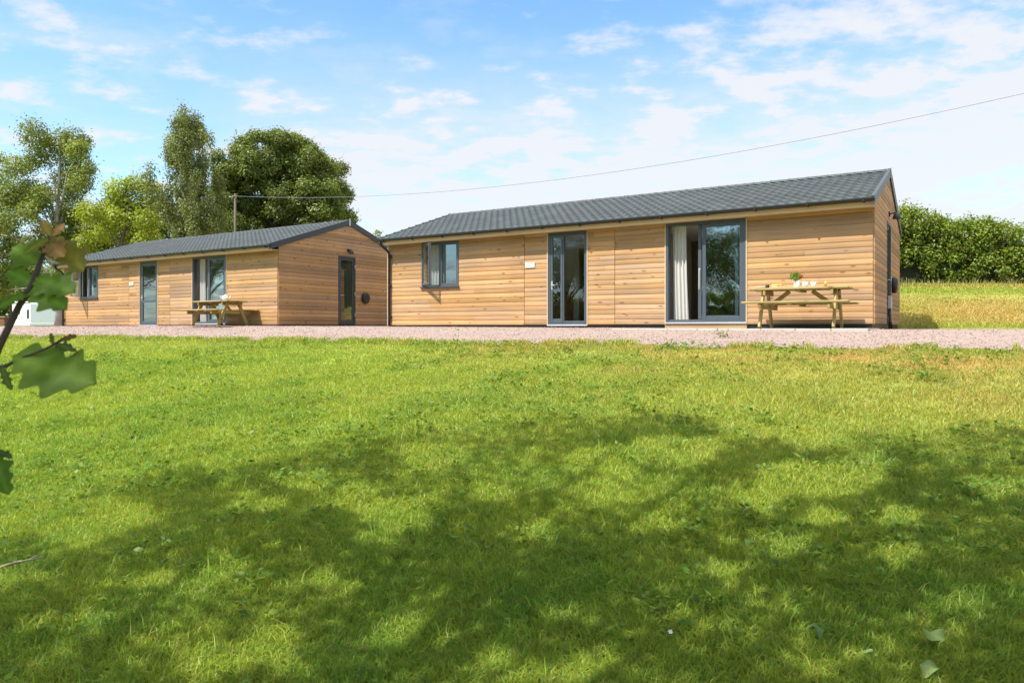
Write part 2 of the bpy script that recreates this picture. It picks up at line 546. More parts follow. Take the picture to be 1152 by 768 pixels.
def rect_frame(mb, a0, a1, z0, z1, w, d0, d1, bottom=None):
    b = w if bottom is None else bottom
    mb.box(a0, a0+w, d0, d1, z0, z1, .004); mb.box(a1-w, a1, d0, d1, z0, z1, .004)
    mb.box(a0+w, a1-w, d0+.0015, d1-.0015, z1-w, z1, .004); mb.box(a0+w, a1-w, d0+.0015, d1-.0015, z0, z0+b, .004)

ROOF_MESH = {}
def roof_meshes():
    u0, u1 = -CL-.052, .052
    per, crs = .205, .335
    us = np.arange(u0, u1+1e-6, per/7)
    x = (us-u0)/per
    wave = .027*np.maximum(0, np.cos(2*np.pi*x))**1.0 + .008*np.cos(2*np.pi*x)
    sl = math.hypot(1, .333); slope_len = (RV+.37)*sl
    rows = []
    k = 0
    while k*crs < slope_len:
        a, b = k*crs, min((k+1)*crs, slope_len)
        rows += [(a, .0), (a+.002, .030), (a+.05, .028), ((a+b)/2, .015), (b-.001, 0)]
        k += 1
    V = []
    for sgn in (0, 1):
        for (d, e) in rows:
            v = max(-.37 + d/sl, -.37 if not sgn else -.07); z = z_roof(v) + e*1.1 + wave*(.35 + .65*(e/.030)) 
            vv = np.full_like(us, v if not sgn else 2*RV - v)
            V.append(np.stack([us, vv, z], 1))
    nu, nr = len(us), len(rows)
    F = []
    for sgn in (0, 1):
        i = (np.arange(nu*nr) + sgn*nu*nr).reshape(nr, nu)
        q = np.stack([i[:-1, :-1], i[:-1, 1:], i[1:, 1:], i[1:, :-1]], -1).reshape(-1, 4)
        F.append(q if not sgn else q[:, ::-1])
    me = np_mesh('roof', np.concatenate(V), 4, None, np.concatenate(F))
    me.polygons.foreach_set('use_smooth', np.ones(len(me.polygons), bool))
    me.set_sharp_from_angle(angle=R(35))
    return me
ROOF_MESH['m'] = roof_meshes(); ROOF_MESH['m'].materials.append(M['roof'])

def curtain(name, parent_cabin, u0, u1, v, z0, z1, waves, amp, label, flare=0):
    """hanging cloth, in cabin coordinates; a thing of its own standing in the world"""
    c, rz = parent_cabin
    n, m = waves*10, 14
    V, F = [], []
    for j in range(m+1):
        t = j/m; z = z1+(z0-z1)*t
        for i in range(n+1):
            f = i/n
            uu = u0 + (u1-u0)*f + flare*t**2*(.3+.7*f)
            ph = 2*math.pi*waves*f + .5*math.sin(3*t+f*4)
            vv = v + amp*math.sin(ph)*(.7+.5*t)
            V.append((uu - u0, vv - v, z - z0))
    for j in range(m):
        for i in range(n): F.append((j*(n+1)+i, j*(n+1)+i+1, (j+1)*(n+1)+i+1, (j+1)*(n+1)+i))
    me = bpy.data.meshes.new(name); me.from_pydata(V, [], F)
    me.polygons.foreach_set('use_smooth', [True]*len(F))
    o = link(name, me, M['curtain'])
    X = c[0] + UX[0]*u0 + NX[0]*v; Y = c[1] + UX[1]*u0 + NX[1]*v
    o.location = (X, Y, c[2]+z0); o.rotation_euler = (0, 0, -TH)
    return tag(o, label, 'curtain', 'curtains inside the cabin openings')

def make_cabin(c, label, seed, sash_deg, door_deg, main):
    rs = random.Random(seed)
    root = thing('timber_cabin', c, -TH, label, 'cabin', 'timber holiday cabins')
    # --- cladding walls
    mb = MB(); cladding(mb, rs, lambda z: (-CL+.045, -.012), [WIN, DOOR, SLID], 2.27, [-7.70, -5.30], lambda a, e, z: (a, -e, z))
    mb.build('wall', M['clad'], root)
    mb = MB(); cladding(mb, rs, lambda z: (-CL+.01, -.01), [], 2.27, [-6.0], lambda a, e, z: (-CL-a, CW+e, z))
    mb.build('wall', M['clad'], root)
    def gable_range(z):
        zr = z + .07
        if zr <= z_roof(0): return (.012, CW-.012)
        v = (zr-2.405)/.333 - .37
        return (min(v, RV-.005), max(2*RV-v, RV+.005))
    mb = MB(); cladding(mb, rs, gable_range, [GDOOR], 3.30, [], lambda a, e, z: (e, a, z)); mb.build('wall', M['clad_side'], root)
    mb = MB(); cladding(mb, rs, gable_range, [], 3.30, [], lambda a, e, z: (-CL-e, CW-a, z)); mb.build('wall', M['clad_side'], root)
    # inner lining (with the same openings), floor, ceiling, partitions
    mb = MB()
    t0, t1 = .055, .10
    def front_panel(a, b, z0, z1): mb.box(a, b, t0, t1, z0, z1)
    edges = [-CL+.06, WIN[0], WIN[1], DOOR[0], DOOR[1], SLID[0], SLID[1], -.06]
    for k in (0, 2, 4, 6): front_panel(edges[k], edges[k+1], .06, 2.27)
    front_panel(WIN[0], WIN[1], .06, WIN[2]-.01)
    mb.box(-CL+.06, -.06, CW-.10, CW-.055, .06, 2.27)
    for x0, x1, op in ((-.10, -.055, True), (-CL+.055, -CL+.10, False)):
        if op:
            mb.box(x0, x1, .1, GDOOR[0], .06, 2.27); mb.box(x0, x1, GDOOR[1], CW-.1, .06, 2.27)
        else: mb.box(x0, x1, .1, CW-.1, .06, 2.27)
    mb.build('lining', M['offwhite'], root)
    mb = MB(); mb.box(-CL+.1, -.1, .1, CW-.1, .04, .115); mb.build('floor', M['floorwood'], root)
    mb = MB(); mb.box(-CL+.06, -.06, .06, CW-.06, 2.275, 2.30); mb.build('ceiling', M['offwhite'], root)
    mb = MB(); mb.box(-8.72, -8.65, .105, CW-.105, .12, 2.27); mb.box(-4.72, -4.65, .105, CW-.105, .12, 2.27)
    mb.build('partition', M['offwhite'], root)
    mb = MB(); mb.box(-8.64, -7.24, 2.0, 2.07, .12, 2.27); mb.box(-6.50, -4.73, 2.0, 2.07, .12, 2.27); mb.box(-7.239, -6.501, 2.0, 2.07, 2.1, 2.27)
    mb.build('partition', M['offwhite'], root)
    mb = MB(); mb.box(-4.64, -.11, 3.4, 3.47, .12, 2.27); mb.build('partition', M['brownwall'], root)
    mb = MB(); mb.box(-8.05, -7.30, 1.955, 1.995, .13, 2.08, .004)
    for q in (.25, 1.15): mb.box(-7.95, -7.40, 1.94, 1.956, q, q+.75, .004)
    d = mb.build('inner_door', M['white'], root)
    mb = MB(); mb.tube([(-7.36, 1.95, 1.1), (-7.36, 1.90, 1.1), (-7.48, 1.90, 1.1)], .01, 6); mb.build('handle', M['zinc'], d)
    # --- plinth, floor edge board
    mb = MB(); mb.box(-CL+.03, -.03, .02, CW-.03, -.12, .078); mb.build('plinth', M['black'], root)
    # --- corner posts
    for (x, y) in ((-CL-.024, -.024),):
        mb = MB(); mb.box(x, x+.068, y, y+.068, .06, 2.27, .004); mb.build('corner_post', M['trim'], root)
    # --- roof
    rf = link('roof', ROOF_MESH['m'], None, root)
    mb = MB()
    for sg in (1, -1):
        a, b = (-.355, RV) if sg > 0 else (2*RV+.065, RV)
        pts = []
        for v in (a, b):
            for dz in (-.03, -.055):
                pts += [(-CL-.024, v, z_roof(v)+dz), (.024, v, z_roof(v)+dz)]
        mb.add(pts, [(0, 1, 5, 4), (2, 6, 7, 3), (0, 4, 6, 2), (1, 3, 7, 5), (0, 2, 3, 1)])
    mb.build('roof_board', M['dark_metal'], rf)
    # ridge cap : short overlapping lengths
    mb = MB()
    x = -CL-.05; zc = z_roof(RV)
    while x < .045:
        x2 = min(x+.42, .05)
        for e, (xa, xb) in enumerate(((x, x2), (x2-.03, x2+.002))):
            r = .115 if e == 0 else .125
            vs, fs = [], []
            for X in (xa, xb):
                for k in range(9):
                    t = math.pi*k/8
                    vs.append((X, RV - r*math.cos(t)*1.0, zc - .012 + r*.52*math.sin(t)))
            for k in range(8): fs.append((k, k+1, 9+k+1, 9+k))
            fs.append(list(range(9))); fs.append(list(range(9, 18))[::-1])
            mb.add(vs, fs, False)
        x = x2
    mb.build('ridge_cap', M['roof'], rf)
    # bargeboards on both gables
    for x0, x1 in ((.026, .054), (-CL-.054, -CL-.026)):
        for sg in (1, -1):
            mb = MB()
            vs = []
            for v in (-.375 if sg > 0 else -.075, RV):
                vv = v if sg > 0 else 2*RV-v
                z = z_roof(v)
                for X in (x0, x1): vs += [(X, vv, z-.13), (X, vv, z+.036)]
            mb.add(vs, [(0, 1, 5, 4), (2, 6, 7, 3), (1, 3, 7, 5), (0, 4, 6, 2), (0, 2, 3, 1), (4, 5, 7, 6)])
            # folded capping lip over the tile edge
            vs = []
            for v in (-.38 if sg > 0 else -.08, RV):
                vv = v if sg > 0 else 2*RV-v
                z = z_roof(v)
                for X in ((x0-.03, x1+.005) if x0 > 0 else (x0-.005, x1+.03)): vs += [(X, vv, z+.0375), (X, vv, z+.045)]
            mb.add(vs, [(0, 1, 5, 4), (2, 6, 7, 3), (1, 3, 7, 5), (0, 4, 6, 2), (0, 2, 3, 1), (4, 5, 7, 6)])
            mb.build('bargeboard', M['dark_metal'], rf)
    mb = MB(); mb.box(.055, .066, RV-.035, RV+.035, zc-.16, zc+.075, .004); mb.build('ridge_end', M['zinc'], rf)
    mb = MB(); mb.box(-CL-.066, -CL-.055, RV-.035, RV+.035, zc-.16, zc+.075, .004); mb.build('ridge_end', M['zinc'], rf)
    # fascia + soffit + gutter (front, back)
    mb = MB(); mb.box(-CL-.028, .028, CW+.03, CW+.055, 2.262, 2.41, .003); mb.build('fascia', M['trim'], root)
    for sg in (0,):
        fy = (lambda v: v) if not sg else (lambda v: CW - v)
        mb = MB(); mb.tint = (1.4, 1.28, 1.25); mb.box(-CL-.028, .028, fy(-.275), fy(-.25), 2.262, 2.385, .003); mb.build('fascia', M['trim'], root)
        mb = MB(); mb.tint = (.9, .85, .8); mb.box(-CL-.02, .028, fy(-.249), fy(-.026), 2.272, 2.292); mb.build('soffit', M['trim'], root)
        mb = MB()
        vs, fs = [], []
        nseg = 10
        for X in (-CL-.07, .06):
            for rr in (.062, .055):
                for k in range(nseg+1):
                    t = math.pi*k/nseg
                    vs.append((X, fy(-.341 - rr*math.cos(t)), 2.408 - rr*math.sin(t)))
        m_ = nseg+1
        for k in range(nseg):
            fs.append((k, k+1, 2*m_+k+1, 2*m_+k)); fs.append((m_+k, 3*m_+k, 3*m_+k+1, m_+k+1))
        for k in range(nseg): fs += [(k, m_+k, m_+k+1, k+1), (2*m_+k, 2*m_+k+1, 3*m_+k+1, 3*m_+k)]
        fs += [(0, 2*m_, 3*m_, m_), (nseg, m_+nseg, 3*m_+nseg, 2*m_+nseg)]
        mb.add(vs, fs, False)
        for X in (-CL-.07, .06): mb.add([(X, fy(-.341 - .06*math.cos(math.pi*k/10)), 2.408 - .06*math.sin(math.pi*k/10)) for k in range(11)], [list(range(11))])
        g = mb.build('gutter', M['black'], root)
        if not sg:
            for k in range(13):
                X = -CL+.15 + k*.985
                b = MB(); b.box(X-.016, X+.016, -.400, -.277, 2.333, 2.352, .006); b.box(X-.016, X+.016, -.411, -.401, 2.345, 2.424, .004)
                b.build('bracket', M['black'], g)
    # downpipe at the left front corner
    mb = MB()
    mb.tube([(-CL+.0, -.341, 2.36), (-CL+.0, -.341, 2.30), (-CL+.03, -.30, 2.24), (-CL+.085, -.11, 2.10), (-CL+.095, -.078, 2.03), (-CL+.095, -.075, 1.9), (-CL+.095, -.075, -.02)], .034, 12)
    dp = mb.build('downpipe', M['black'], root)
    for z in (.3, 1.15, 1.98):
        b = MB(); b.lathe([(.036, -.02), (.042, -.018), (.042, .018), (.036, .02)], (-CL+.095, -.075, z), 14)
        b.box(-CL+.03, -CL+.16, -.045, -.026, z-.015, z+.015); b.build('clip', M['black'], dp)
    # --- front window: fixed pane right, open casement left
    a0, a1, z0, z1 = WIN[0], WIN[1], WIN[2], 2.268
    mb = MB(); rect_frame(mb, a0, a1, z0+.002, z1, .05, -.03, .07); um = (a0+a1)/2+.0
    mb.box(um-.035, um+.035, -.0285, .0685, z0+.052, z1-.05, .003)
    w = mb.build('window', M['anthracite'], root)
    mb = MB(); mb.box(a0-.03, a1+.03, -.075, -.031, z0-.03, z0+.003, .004); mb.box(a0, a1, -.0309, .02, z0-.02, z0+.001); mb.build('sill', M['dark_metal'], w)
    mb = MB(); mb.box(um+.036, a1-.051, .015, .021, z0+.053, z1-.051); mb.build('pane', M['glass'], w)
    mb = MB(); rect_frame(mb, um+.0355, a1-.0505, z0+.0525, z1-.0505, .035, -.02, .03); mb.build('pane_frame', M['anthracite'], w)
    mb = MB(); mb.box(a0+.051, a0+.062, .03, .05, z0+.06, z1-.06, .002); mb.build('hinge', M['white'], w)
    sw = um-.035-(a0+.05)+.03
    X = Matrix.Translation((a0+.035, -.045, 0)) @ Matrix.Rotation(-R(sash_deg), 4, 'Z')
    mb = MB(); mb.xf = X; rect_frame(mb, 0, sw, z0+.045, z1-.045, .055, -.024, .020); mb.build('sash', M['anthracite'] , w)
    mb = MB(); mb.xf = X; rect_frame(mb, .004, sw-.004, z0+.05, z1-.05, .05, .0205, .03); mb.build('sash_lining', M['white'], w)
    mb = MB(); mb.xf = X; mb.box(.056, sw-.056, -.004, .002, z0+.10, z1-.10); mb.build('pane', M['glass'], w)
    # --- hall door
    a0, a1, z0, z1 = DOOR[0], DOOR[1], .085, 2.268
    mb = MB(); rect_frame(mb, a0+.015, a1-.015, z0, z1, .05, -.005, .095, .03)
    d = mb.build('glazed_door', M['anthracite'], root)
    for q0, q1 in ((a0-.012, a0+.0145), (a1-.0145, a1+.012)):
        mb = MB(); mb.box(q0, q1, -.03, .05, z0-.02, z1); mb.build('trim', M['trim'], d)
    mb = MB(); mb.box(a0, a1, -.055, .09, .05, .084, .004); mb.build('threshold', M['zinc'], d)
    if main:      # narrow glazed leaf beside the clear opening
        b0, b1, bw = a0+.068, a0+.40, .06
    else:
        b0, b1, bw = a0+.068, a1-.068, .085
    mb = MB(); rect_frame(mb, b0, b1, z0+.035, z1-.055, bw, .0, .05, .10); mb.box(b0+bw, b1-bw, .0015, .0485, .86, .95, .004)
    mb.build('leaf', M['anthracite'], d)
    mb = MB(); mb.box(b0+bw, b1-bw, .022, .028, z0+.136, .859); mb.box(b0+bw, b1-bw, .022, .028, .951, z1-.115); mb.build('pane', M['glass'], d)
    if main:
        mb = MB(); rect_frame(mb, b1+.004, a1-.069, z0+.034, z1-.054, .03, .008, .045, .05); mb.build('leaf', M['anthracite'], d)
        mb = MB(); mb.box(b1+.034, a1-.099, .024, .030, z0+.084, z1-.084); mb.build('pane', M['clear'], d)
    hx = b0+.045
    mb = MB()
    mb.tube([(hx, .0, 1.02), (hx, -.045, 1.02), (hx+.11, -.045, 1.02)], .011, 8); mb.box(hx-.017, hx+.017, -.008, -.0005, .92, 1.12, .003); mb.build('handle', M['zinc'], d)
    # --- sliding door: left half open, both leaves on the right
    a0, a1, z0, z1 = SLID[0], SLID[1], .125, 2.268
    mb = MB(); rect_frame(mb, a0+.012, a1-.012, z0, z1, .055, -.022, .11, .045)
    mb.box(a0+.07, a1-.07, .03, .04, z0+.045, z0+.06); 
    sd = mb.build('sliding_door', M['anthracite'], root)
    for q0, q1 in ((a0-.015, a0+.0115), (a1-.0115, a1+.015)):
        mb = MB(); mb.box(q0, q1, -.03, .05, z0-.05, z1); mb.build('trim', M['trim'], sd)
    mb = MB(); mb.tint = (.8, .72, .62); mb.box(a0-.01, a1+.01, -.028, .1, -.02, .092, .003); mb.build('sill_board', M['trim'], sd)
    mb = MB(); mb.box(a0-.005, a1+.005, -.06, .09, .094, .124, .004); mb.build('threshold', M['zinc'], sd)
    am = (a0+a1)/2
    mb = MB(); rect_frame(mb, am-.055, a1-.068, z0+.047, z1-.057, .075, -.012, .032, .085); mb.build('leaf', M['anthracite'], sd)
    mb = MB(); mb.box(am+.021, a1-.144, .008, .014, z0+.133, z1-.133); mb.build('pane', M['glass'], sd)
    mb = MB(); rect_frame(mb, am-.165, a1-.178, z0+.062, z1-.060, .075, .046, .09, .085); mb.build('leaf', M['anthracite'], sd)
    mb = MB(); mb.box(am-.089, a1-.254, .066, .072, z0+.148, z1-.136); mb.build('pane', M['glass'], sd)
    mb = MB(); mb.box(am-.142, am-.122, .012, .0455, .85, 1.25, .004); mb.box(am-.152, am-.112, .034, .0458, .82, 1.28, .003); mb.build('handle', M['zinc'], sd)
    # --- gable door
    g0, g1, z0, z1 = GDOOR[0], GDOOR[1], .10, GDOOR[3]-.003
    T = Matrix(((0, -1, 0, 0), (1, 0, 0, 0), (0, 0, 1, 0), (0, 0, 0, 1)))      # (a,d,z)->( -d, a, z)
    mb = MB(); mb.xf = T; rect_frame(mb, g0+.002, g1-.002, z0, z1, .05, -.03, .07, .04); gd = mb.build('glazed_door', M['dark_metal'], root)
    mb = MB(); mb.xf = T; rect_frame(mb, g0+.054, g1-.054, z0+.042, z1-.052, .075, -.005, .04, .11); mb.build('leaf', M['dark_metal'], gd)
    mb = MB(); mb.xf = T; mb.box(g0+.13, g1-.13, .014, .020, z0+.153, z1-.128); mb.build('pane', M['glass'], gd)
    mb = MB(); mb.xf = T; mb.tube([(g0+.09, -.005, 1.05), (g0+.09, -.06, 1.05), (g0+.20, -.06, 1.05)], .011, 8); mb.build('handle', M['zinc'], gd)
    for z in (.35, 1.05, 1.95):
        mb = MB(); mb.xf = T; mb.tube([(g1-.045, -.038, z), (g1-.045, -.038, z+.11)], .012, 8); mb.build('hinge', M['zinc'], gd)
    # wall lamp over the gable door, round hose reel / vent
    mb = MB()
    mb.tube([(.02, 2.86, 2.53), (.045, 2.86, 2.53)], .06, 14)
    mb.tube([(.045, 2.86, 2.53), (.13, 2.86, 2.55), (.17, 2.86, 2.53)], .014, 8)
    lp = mb.build('wall_lamp', M['black'], root)
    mb = MB(); mb.lathe([(.02, .07), (.05, .06), (.075, .0), (.085, -.06), (.078, -.06), (.06, 0)], (.17, 2.86, 2.47), 16); mb.build('lamp_shade', M['dark_metal'], lp)
    mb = MB()
    prof = [(.02, .165), (.06, .175), (.10, .17), (.125, .14)]
    vs, fs = [], []
    n = 24
    for (x, r) in prof:
        for k in range(n): vs.append((x, 3.64+r*math.cos(2*math.pi*k/n), .99+r*1.08*math.sin(2*math.pi*k/n)))
    for i in range(3):
        for k in range(n): fs.append((i*n+k, i*n+(k+1) % n, (i+1)*n+(k+1) % n, (i+1)*n+k))
    fs.append([3*n+k for k in range(n)]); mb.add(vs, fs, False)
    for k in range(5): mb.box(.126, .134, 3.53, 3.75, .895+k*.045, .912+k*.045)
    mb.build('wall_vent', M['black'], root)
    # plaque by the door
    mb = MB(); mb.box(-7.675, -7.395, -.036, -.024, 1.46, 1.595, .004); pq = mb.build('name_plaque', M['plaque'], root)
    mb = MB()
    for z, a, b in ((1.555, -7.62, -7.45), (1.52, -7.60, -7.47), (1.49, -7.63, -7.44)):
        x = a
        while x < b: w_ = rs.uniform(.012, .03); mb.box(x, x+w_, -.0375, -.0362, z-.006, z+.008); x += w_+.008
    mb.build('engraving', M['zinc'], pq)
    # ceiling spotlights that are on
    m_ = M.get('spot')
    if m_ is None:
        m_, nt, out = mat('lit_bulb'); e = N(nt, 'ShaderNodeEmission'); e.inputs[0].default_value = (1, .86, .65, 1); e.inputs[1].default_value = 25
        L(nt, e.outputs[0], out.inputs[0]); M['spot'] = m_
    for (x, y) in ((-3.75, 1.3), (-3.0, 2.5)):
        mb = MB(); mb.lathe([(.0, 0), (.032, 0)], (x, y, 2.266), 14); s = mb.build('ceiling_spotlight', m_, root)
        mb = MB(); mb.lathe([(.034, .001), (.05, -.004), (.052, .008)], (x, y, 2.266), 14); mb.build('bezel', M['zinc'], s)
    if main:
        mb = MB(); mb.box(.025, .10, 2.48, 2.66, .42, .70, .008)
        eb = mb.build('meter_box', M['zinc'], root)
        mb = MB(); mb.tube([(.06, 2.52, .42), (.06, 2.52, -.05)], .022, 8); mb.tube([(.06, 2.61, .42), (.065, 2.61, .2), (.10, 2.60, -.05)], .022, 8); mb.build('conduit', M['black'], eb)
    # wooden hall cabinet seen through the door
    return root

cm = (*C_MAIN, 0.0); cl = (*C_LEFT, .02)
make_cabin(cm, 'larger looking nearer timber cabin on the right with open patio door behind the laid table', 5, 30, 78, True)
make_cabin(cl, 'further timber cabin on the left whose gable wall with glazed door faces the camera', 9, 58, 2, False)

def cab_pt(c, u, v, z): return Vector((c[0]+UX[0]*u+NX[0]*v, c[1]+UX[1]*u+NX[1]*v, c[2]+z))

for c, where in ((cm, 'right'), (cl, 'left')):
    curtain('curtain', (c, 0), -4.0, -3.70, .19, .14, 2.25, 4, .028, 'pale floor length curtain at the open patio door of the %s cabin' % where, .06)
    curtain('curtain', (c, 0), -10.75, -10.25, .16, 1.0, 2.22, 5, .025, 'short pale curtain inside the open casement window of the %s cabin' % where)
    o = thing('low_cabinet', cab_pt(c, -7.72, 1.62, .116), -TH, 'low oak cabinet in the hallway behind the glazed front door of the %s cabin' % where, 'cabinet', 'oak hall cabinets')
    mb = MB(); mb.box(-.5, .42, -.2, .2, .05, .80, .006); mb.box(-.52, .44, -.21, .21, .801, .835, .006); mb.box(-.48, .40, -.18, .18, 0, .049); mb.build('carcass', M['cabinet'], o)
    for k in range(3):
        mb = MB(); mb.box(-.485+k*.30, -.20+k*.30, -.218, -.2015, .08, .77, .004); mb.build('cabinet_door', M['cabinet'], o)

# ------------------------------------------------------------------ picnic tables
def plank(mb, rs, x0, x1, y0, y1, z0, z1):
    b = rs.uniform(.85, 1.12); w = rs.uniform(-.05, .05)
    mb.tint = (b*(1+w), b, b*(1-w))
    mb.box(x0+rs.uniform(-.006, .006), x1+rs.uniform(-.006, .006), y0, y1, z0+rs.uniform(-.002, .002), z1+rs.uniform(-.003, .003), .010)
def make_table(label):
    rs = random.Random(4)
    t = thing('picnic_table', (0, 0, 0), 0, label, 'picnic table', 'wooden picnic tables in front of the cabins')
    mb = MB()
    for k in range(5): plank(mb, rs, -.86, .86, -.36+k*.146, -.36+k*.146+.138, .705, .745)
    mb.build('tabletop', M['table'], t)
    for sy in (-1, 1):
        mb = MB()
        for k in range(2):
            y = sy*.60 + (k-.5)*.13
            plank(mb, rs, -.92, .90, y-.06, y+.06, .445, .485)
        mb.build('seat', M['table'], t)
    for sx in (-1, 1):
        x = sx*.635
        for sy in (-1, 1):
            mb = MB(); b = rs.uniform(.85, 1.1); mb.tint = (b, b, b)
            xx = x + sy*.0
            mb.beam((xx, sy*.50, .003), (xx, sy*.17, .70), .045, .105, up=(0, 1, .4)); mb.build('leg', M['table'], t)
        mb = MB(); mb.tint = (.95, .95, .9); mb.beam((x-sx*.048, -.70, .395), (x-sx*.048, .70, .395), .045, .095); mb.build('seat_bearer', M['table'], t)
        mb = MB(); mb.tint = (.9, .88, .85); mb.beam((x-sx*.048, -.345, .655), (x-sx*.048, .345, .655), .045, .09); mb.build('top_bearer', M['table'], t)
        mb = MB(); mb.tint = (1, .97, .9); mb.beam((x-sx*.075, 0, .41), (sx*.20, 0, .685), .075, .045, up=(0, 1, 0)); mb.build('brace', M['table'], t)
    mb = MB(); mb.tint = (.85, .83, .8); mb.box(-.045, .045, -.33, .33, .668, .7035, .004); mb.build('batten', M['table'], t)
    for sy in (-1, 1):
        mb = MB(); mb.tint = (.85, .83, .8); mb.box(-.12, -.03, sy*.6-.11, sy*.6+.11, .418, .4435, .004); mb.build('batten', M['table'], t)
    return t
def put(o, c, u, v, rz=0):
    p = cab_pt(c, u, v, 0)
    z = float(h_flat(np.array([p.x]), np.array([p.y]))[0]) + .007
    if c is cm: z += .02
    o.location = (p.x, p.y, z); o.rotation_euler = (0, 0, -TH+rz)
    return Vector((p.x, p.y, z))
tb = make_table('wooden picnic table laid with breakfast things in front of the right cabin')
TM = put(tb, cm, -1.13, -.93)
tb2 = copy_tree(tb)
tb2['label'] = 'wooden picnic table before the left cabin with only a white teapot on it'
TL = put(tb2, cl, -1.72, -.72, R(-2))

def on_table(base, lx, ly):
    return (base.x + UX[0]*lx + NX[0]*ly, base.y + UX[1]*lx + NX[1]*ly, base.z + .747)
G = 'things laid on the right picnic table'
# white jug with posy
o = thing('jug', on_table(TM, -.06, -.05), 0, 'white china jug holding the flowers on the picnic table', 'jug', G)
mb = MB(); mb.lathe([(0, 0), (.048, 0), (.06, .03), (.058, .07), (.045, .10), (.05, .13), (.046, .13), (.04, .10), (.0, .09)]); b_ = mb.build('body', M['china'], o)
mb = MB(); mb.tube([(.05, 0, .11), (.085, 0, .10), (.088, 0, .06), (.058, 0, .04)], .008, 7); mb.build('handle', M['china'], o)

def leaf_quads(P, D, Nn, ln, wd, fold=0.0):
    """diamond-shaped leaves: base P, direction D, normal Nn -> (n*4,3)"""
    S = np.cross(D, Nn); S /= np.linalg.norm(S, axis=1)[:, None] + 1e-9
    ln, wd = ln[:, None], wd[:, None]
    a = P; b = P + D*ln*.45 + S*wd*.5; c = P + D*ln; d = P + D*ln*.45 - S*wd*.5
    return np.stack([a, b, c, d], 1).reshape(-1, 3)
def rdir(n, up=0.0):
    d = rng.normal(size=(n, 3)); d[:, 2] += up
    return d/np.linalg.norm(d, axis=1)[:, None]
def tints(n, col, var=.25, yel=.12):
    b = 1 + (rng.random(n)-.5)*2*var
    y = (rng.random(n)-.5)*2*yel
    c = np.array(col)[None, :]*b[:, None]
    c[:, 0] *= 1+y; c[:, 2] *= 1-y
    return np.clip(c, 0, 1)

o = thing('flower_posy', on_table(TM, -.06, -.05), 0, 'green posy with rusty pink blooms standing in the white jug', 'flowers', G)
mb = MB()
for k in range(9):
    a = 2*math.pi*k/9; mb.tube([(0, 0, .09), (.03*math.cos(a), .03*math.sin(a), .16), (.075*math.cos(a), .075*math.sin(a), .22+.02*(k % 3))], .003, 5)
mb.build('stems', plain('stem_green', (.08, .14, .03), .6), o)
n = 220
P = np.stack([rng.normal(-.035, .05, n), rng.normal(0, .045, n), rng.uniform(.14, .27, n)], 1)
me = np_mesh('leaves', leaf_quads(P, rdir(n, .5), rdir(n, .6), rng.uniform(.03, .06, n), rng.uniform(.015, .03, n)), 4, np.repeat(tints(n, (.13, .24, .03), .35), 4, 0))
link('leaves', me, M['leaf'], o)
n = 90
P = np.stack([rng.normal(.075, .025, n), rng.normal(0, .02, n), rng.normal(.215, .022, n)], 1)
me = np_mesh('petals', leaf_quads(P, rdir(n, .3), rdir(n, .6), rng.uniform(.02, .035, n), rng.uniform(.015, .025, n)), 4, np.repeat(tints(n, (.50, .13, .08), .35), 4, 0))
link('petals', me, M['leaf'], o)
def cup(lx, ly, label):
    o = thing('cup', on_table(TM, lx, ly), random.uniform(0, 6), label, 'cup', G)
    mb = MB(); mb.lathe([(0, 0), (.03, 0), (.045, .04), (.05, .10), (.046, .10), (.04, .04), (0, .012)]); mb.build('bowl', M['china'], o)
    mb = MB(); mb.tube([(.046, 0, .085), (.078, 0, .075), (.075, 0, .04), (.042, 0, .03)], .006, 7); mb.build('handle', M['china'], o)
cup(.10, -.10, 'white cup just right of the flower jug'); cup(.21, .06, 'white cup furthest right of the flower jug')
o = thing('glass_carafe', on_table(TM, .155, -.16), 0, 'clear glass water carafe near the front table edge', 'carafe', G)
mb = MB(); mb.lathe([(0, .002), (.05, .002), (.055, .05), (.045, .10), (.05, .14)]); mb.build('vessel', M['clear'], o)
o = thing('juice_glass', on_table(TM, .42, .05), 0, 'tall tumbler of orange juice on the picnic table', 'glass', G)
mb = MB(); mb.lathe([(.028, 0), (.036, .14), (.034, .14), (.026, .004), (0, .004)]); mb.build('tumbler', M['clear'], o)
mb = MB(); mb.lathe([(0, .006), (.025, .006), (.032, .112), (0, .112)]); mb.build('juice', M['juice'], o)
o = thing('wine_glass', on_table(TM, .30, .10), 0, 'empty stemmed glass left of the orange juice', 'glass', G)
mb = MB(); mb.lathe([(.03, 0), (.006, .006), (.005, .08), (.035, .11), (.038, .15), (.032, .19)]); mb.build('goblet', M['clear'], o)
def plate(lx, ly, label, r=.12):
    o = tag((lambda mb: (mb.lathe([(0, .004), (r*.6, .004), (r, .018), (r*.98, .022), (r*.6, .010), (0, .010)], n=28), mb.build('plate', M['china']))[1])(MB()), label, 'plate', G)
    o.location = on_table(TM, lx, ly)
plate(-.40, -.08, 'white plate under the pastries'); plate(-.70, -.14, 'empty white plate at the left table end')
def croissant(lx, ly, rz, label):
    mb = MB(); pts, rad = [], []
    for k in range(9):
        t = (k/8-.5)*2.6; pts.append((.06*math.sin(t), .06*math.cos(t)-.03, .035)); rad.append(.006+.030*math.cos(t*.58)**1.5*(1+.12*(k % 2)))
    mb.tube(pts, rad, 10); o = tag(mb.build('croissant', M['bread']), label, 'pastry', G)
    p = on_table(TM, lx, ly); o.location = (p[0], p[1], p[2]+.008); o.rotation_euler = (0, 0, rz)
croissant(-.36, -.13, .4, 'golden croissant on the right of the pastry plate'); croissant(-.46, -.03, 2.5, 'golden croissant on the left of the pastry plate')
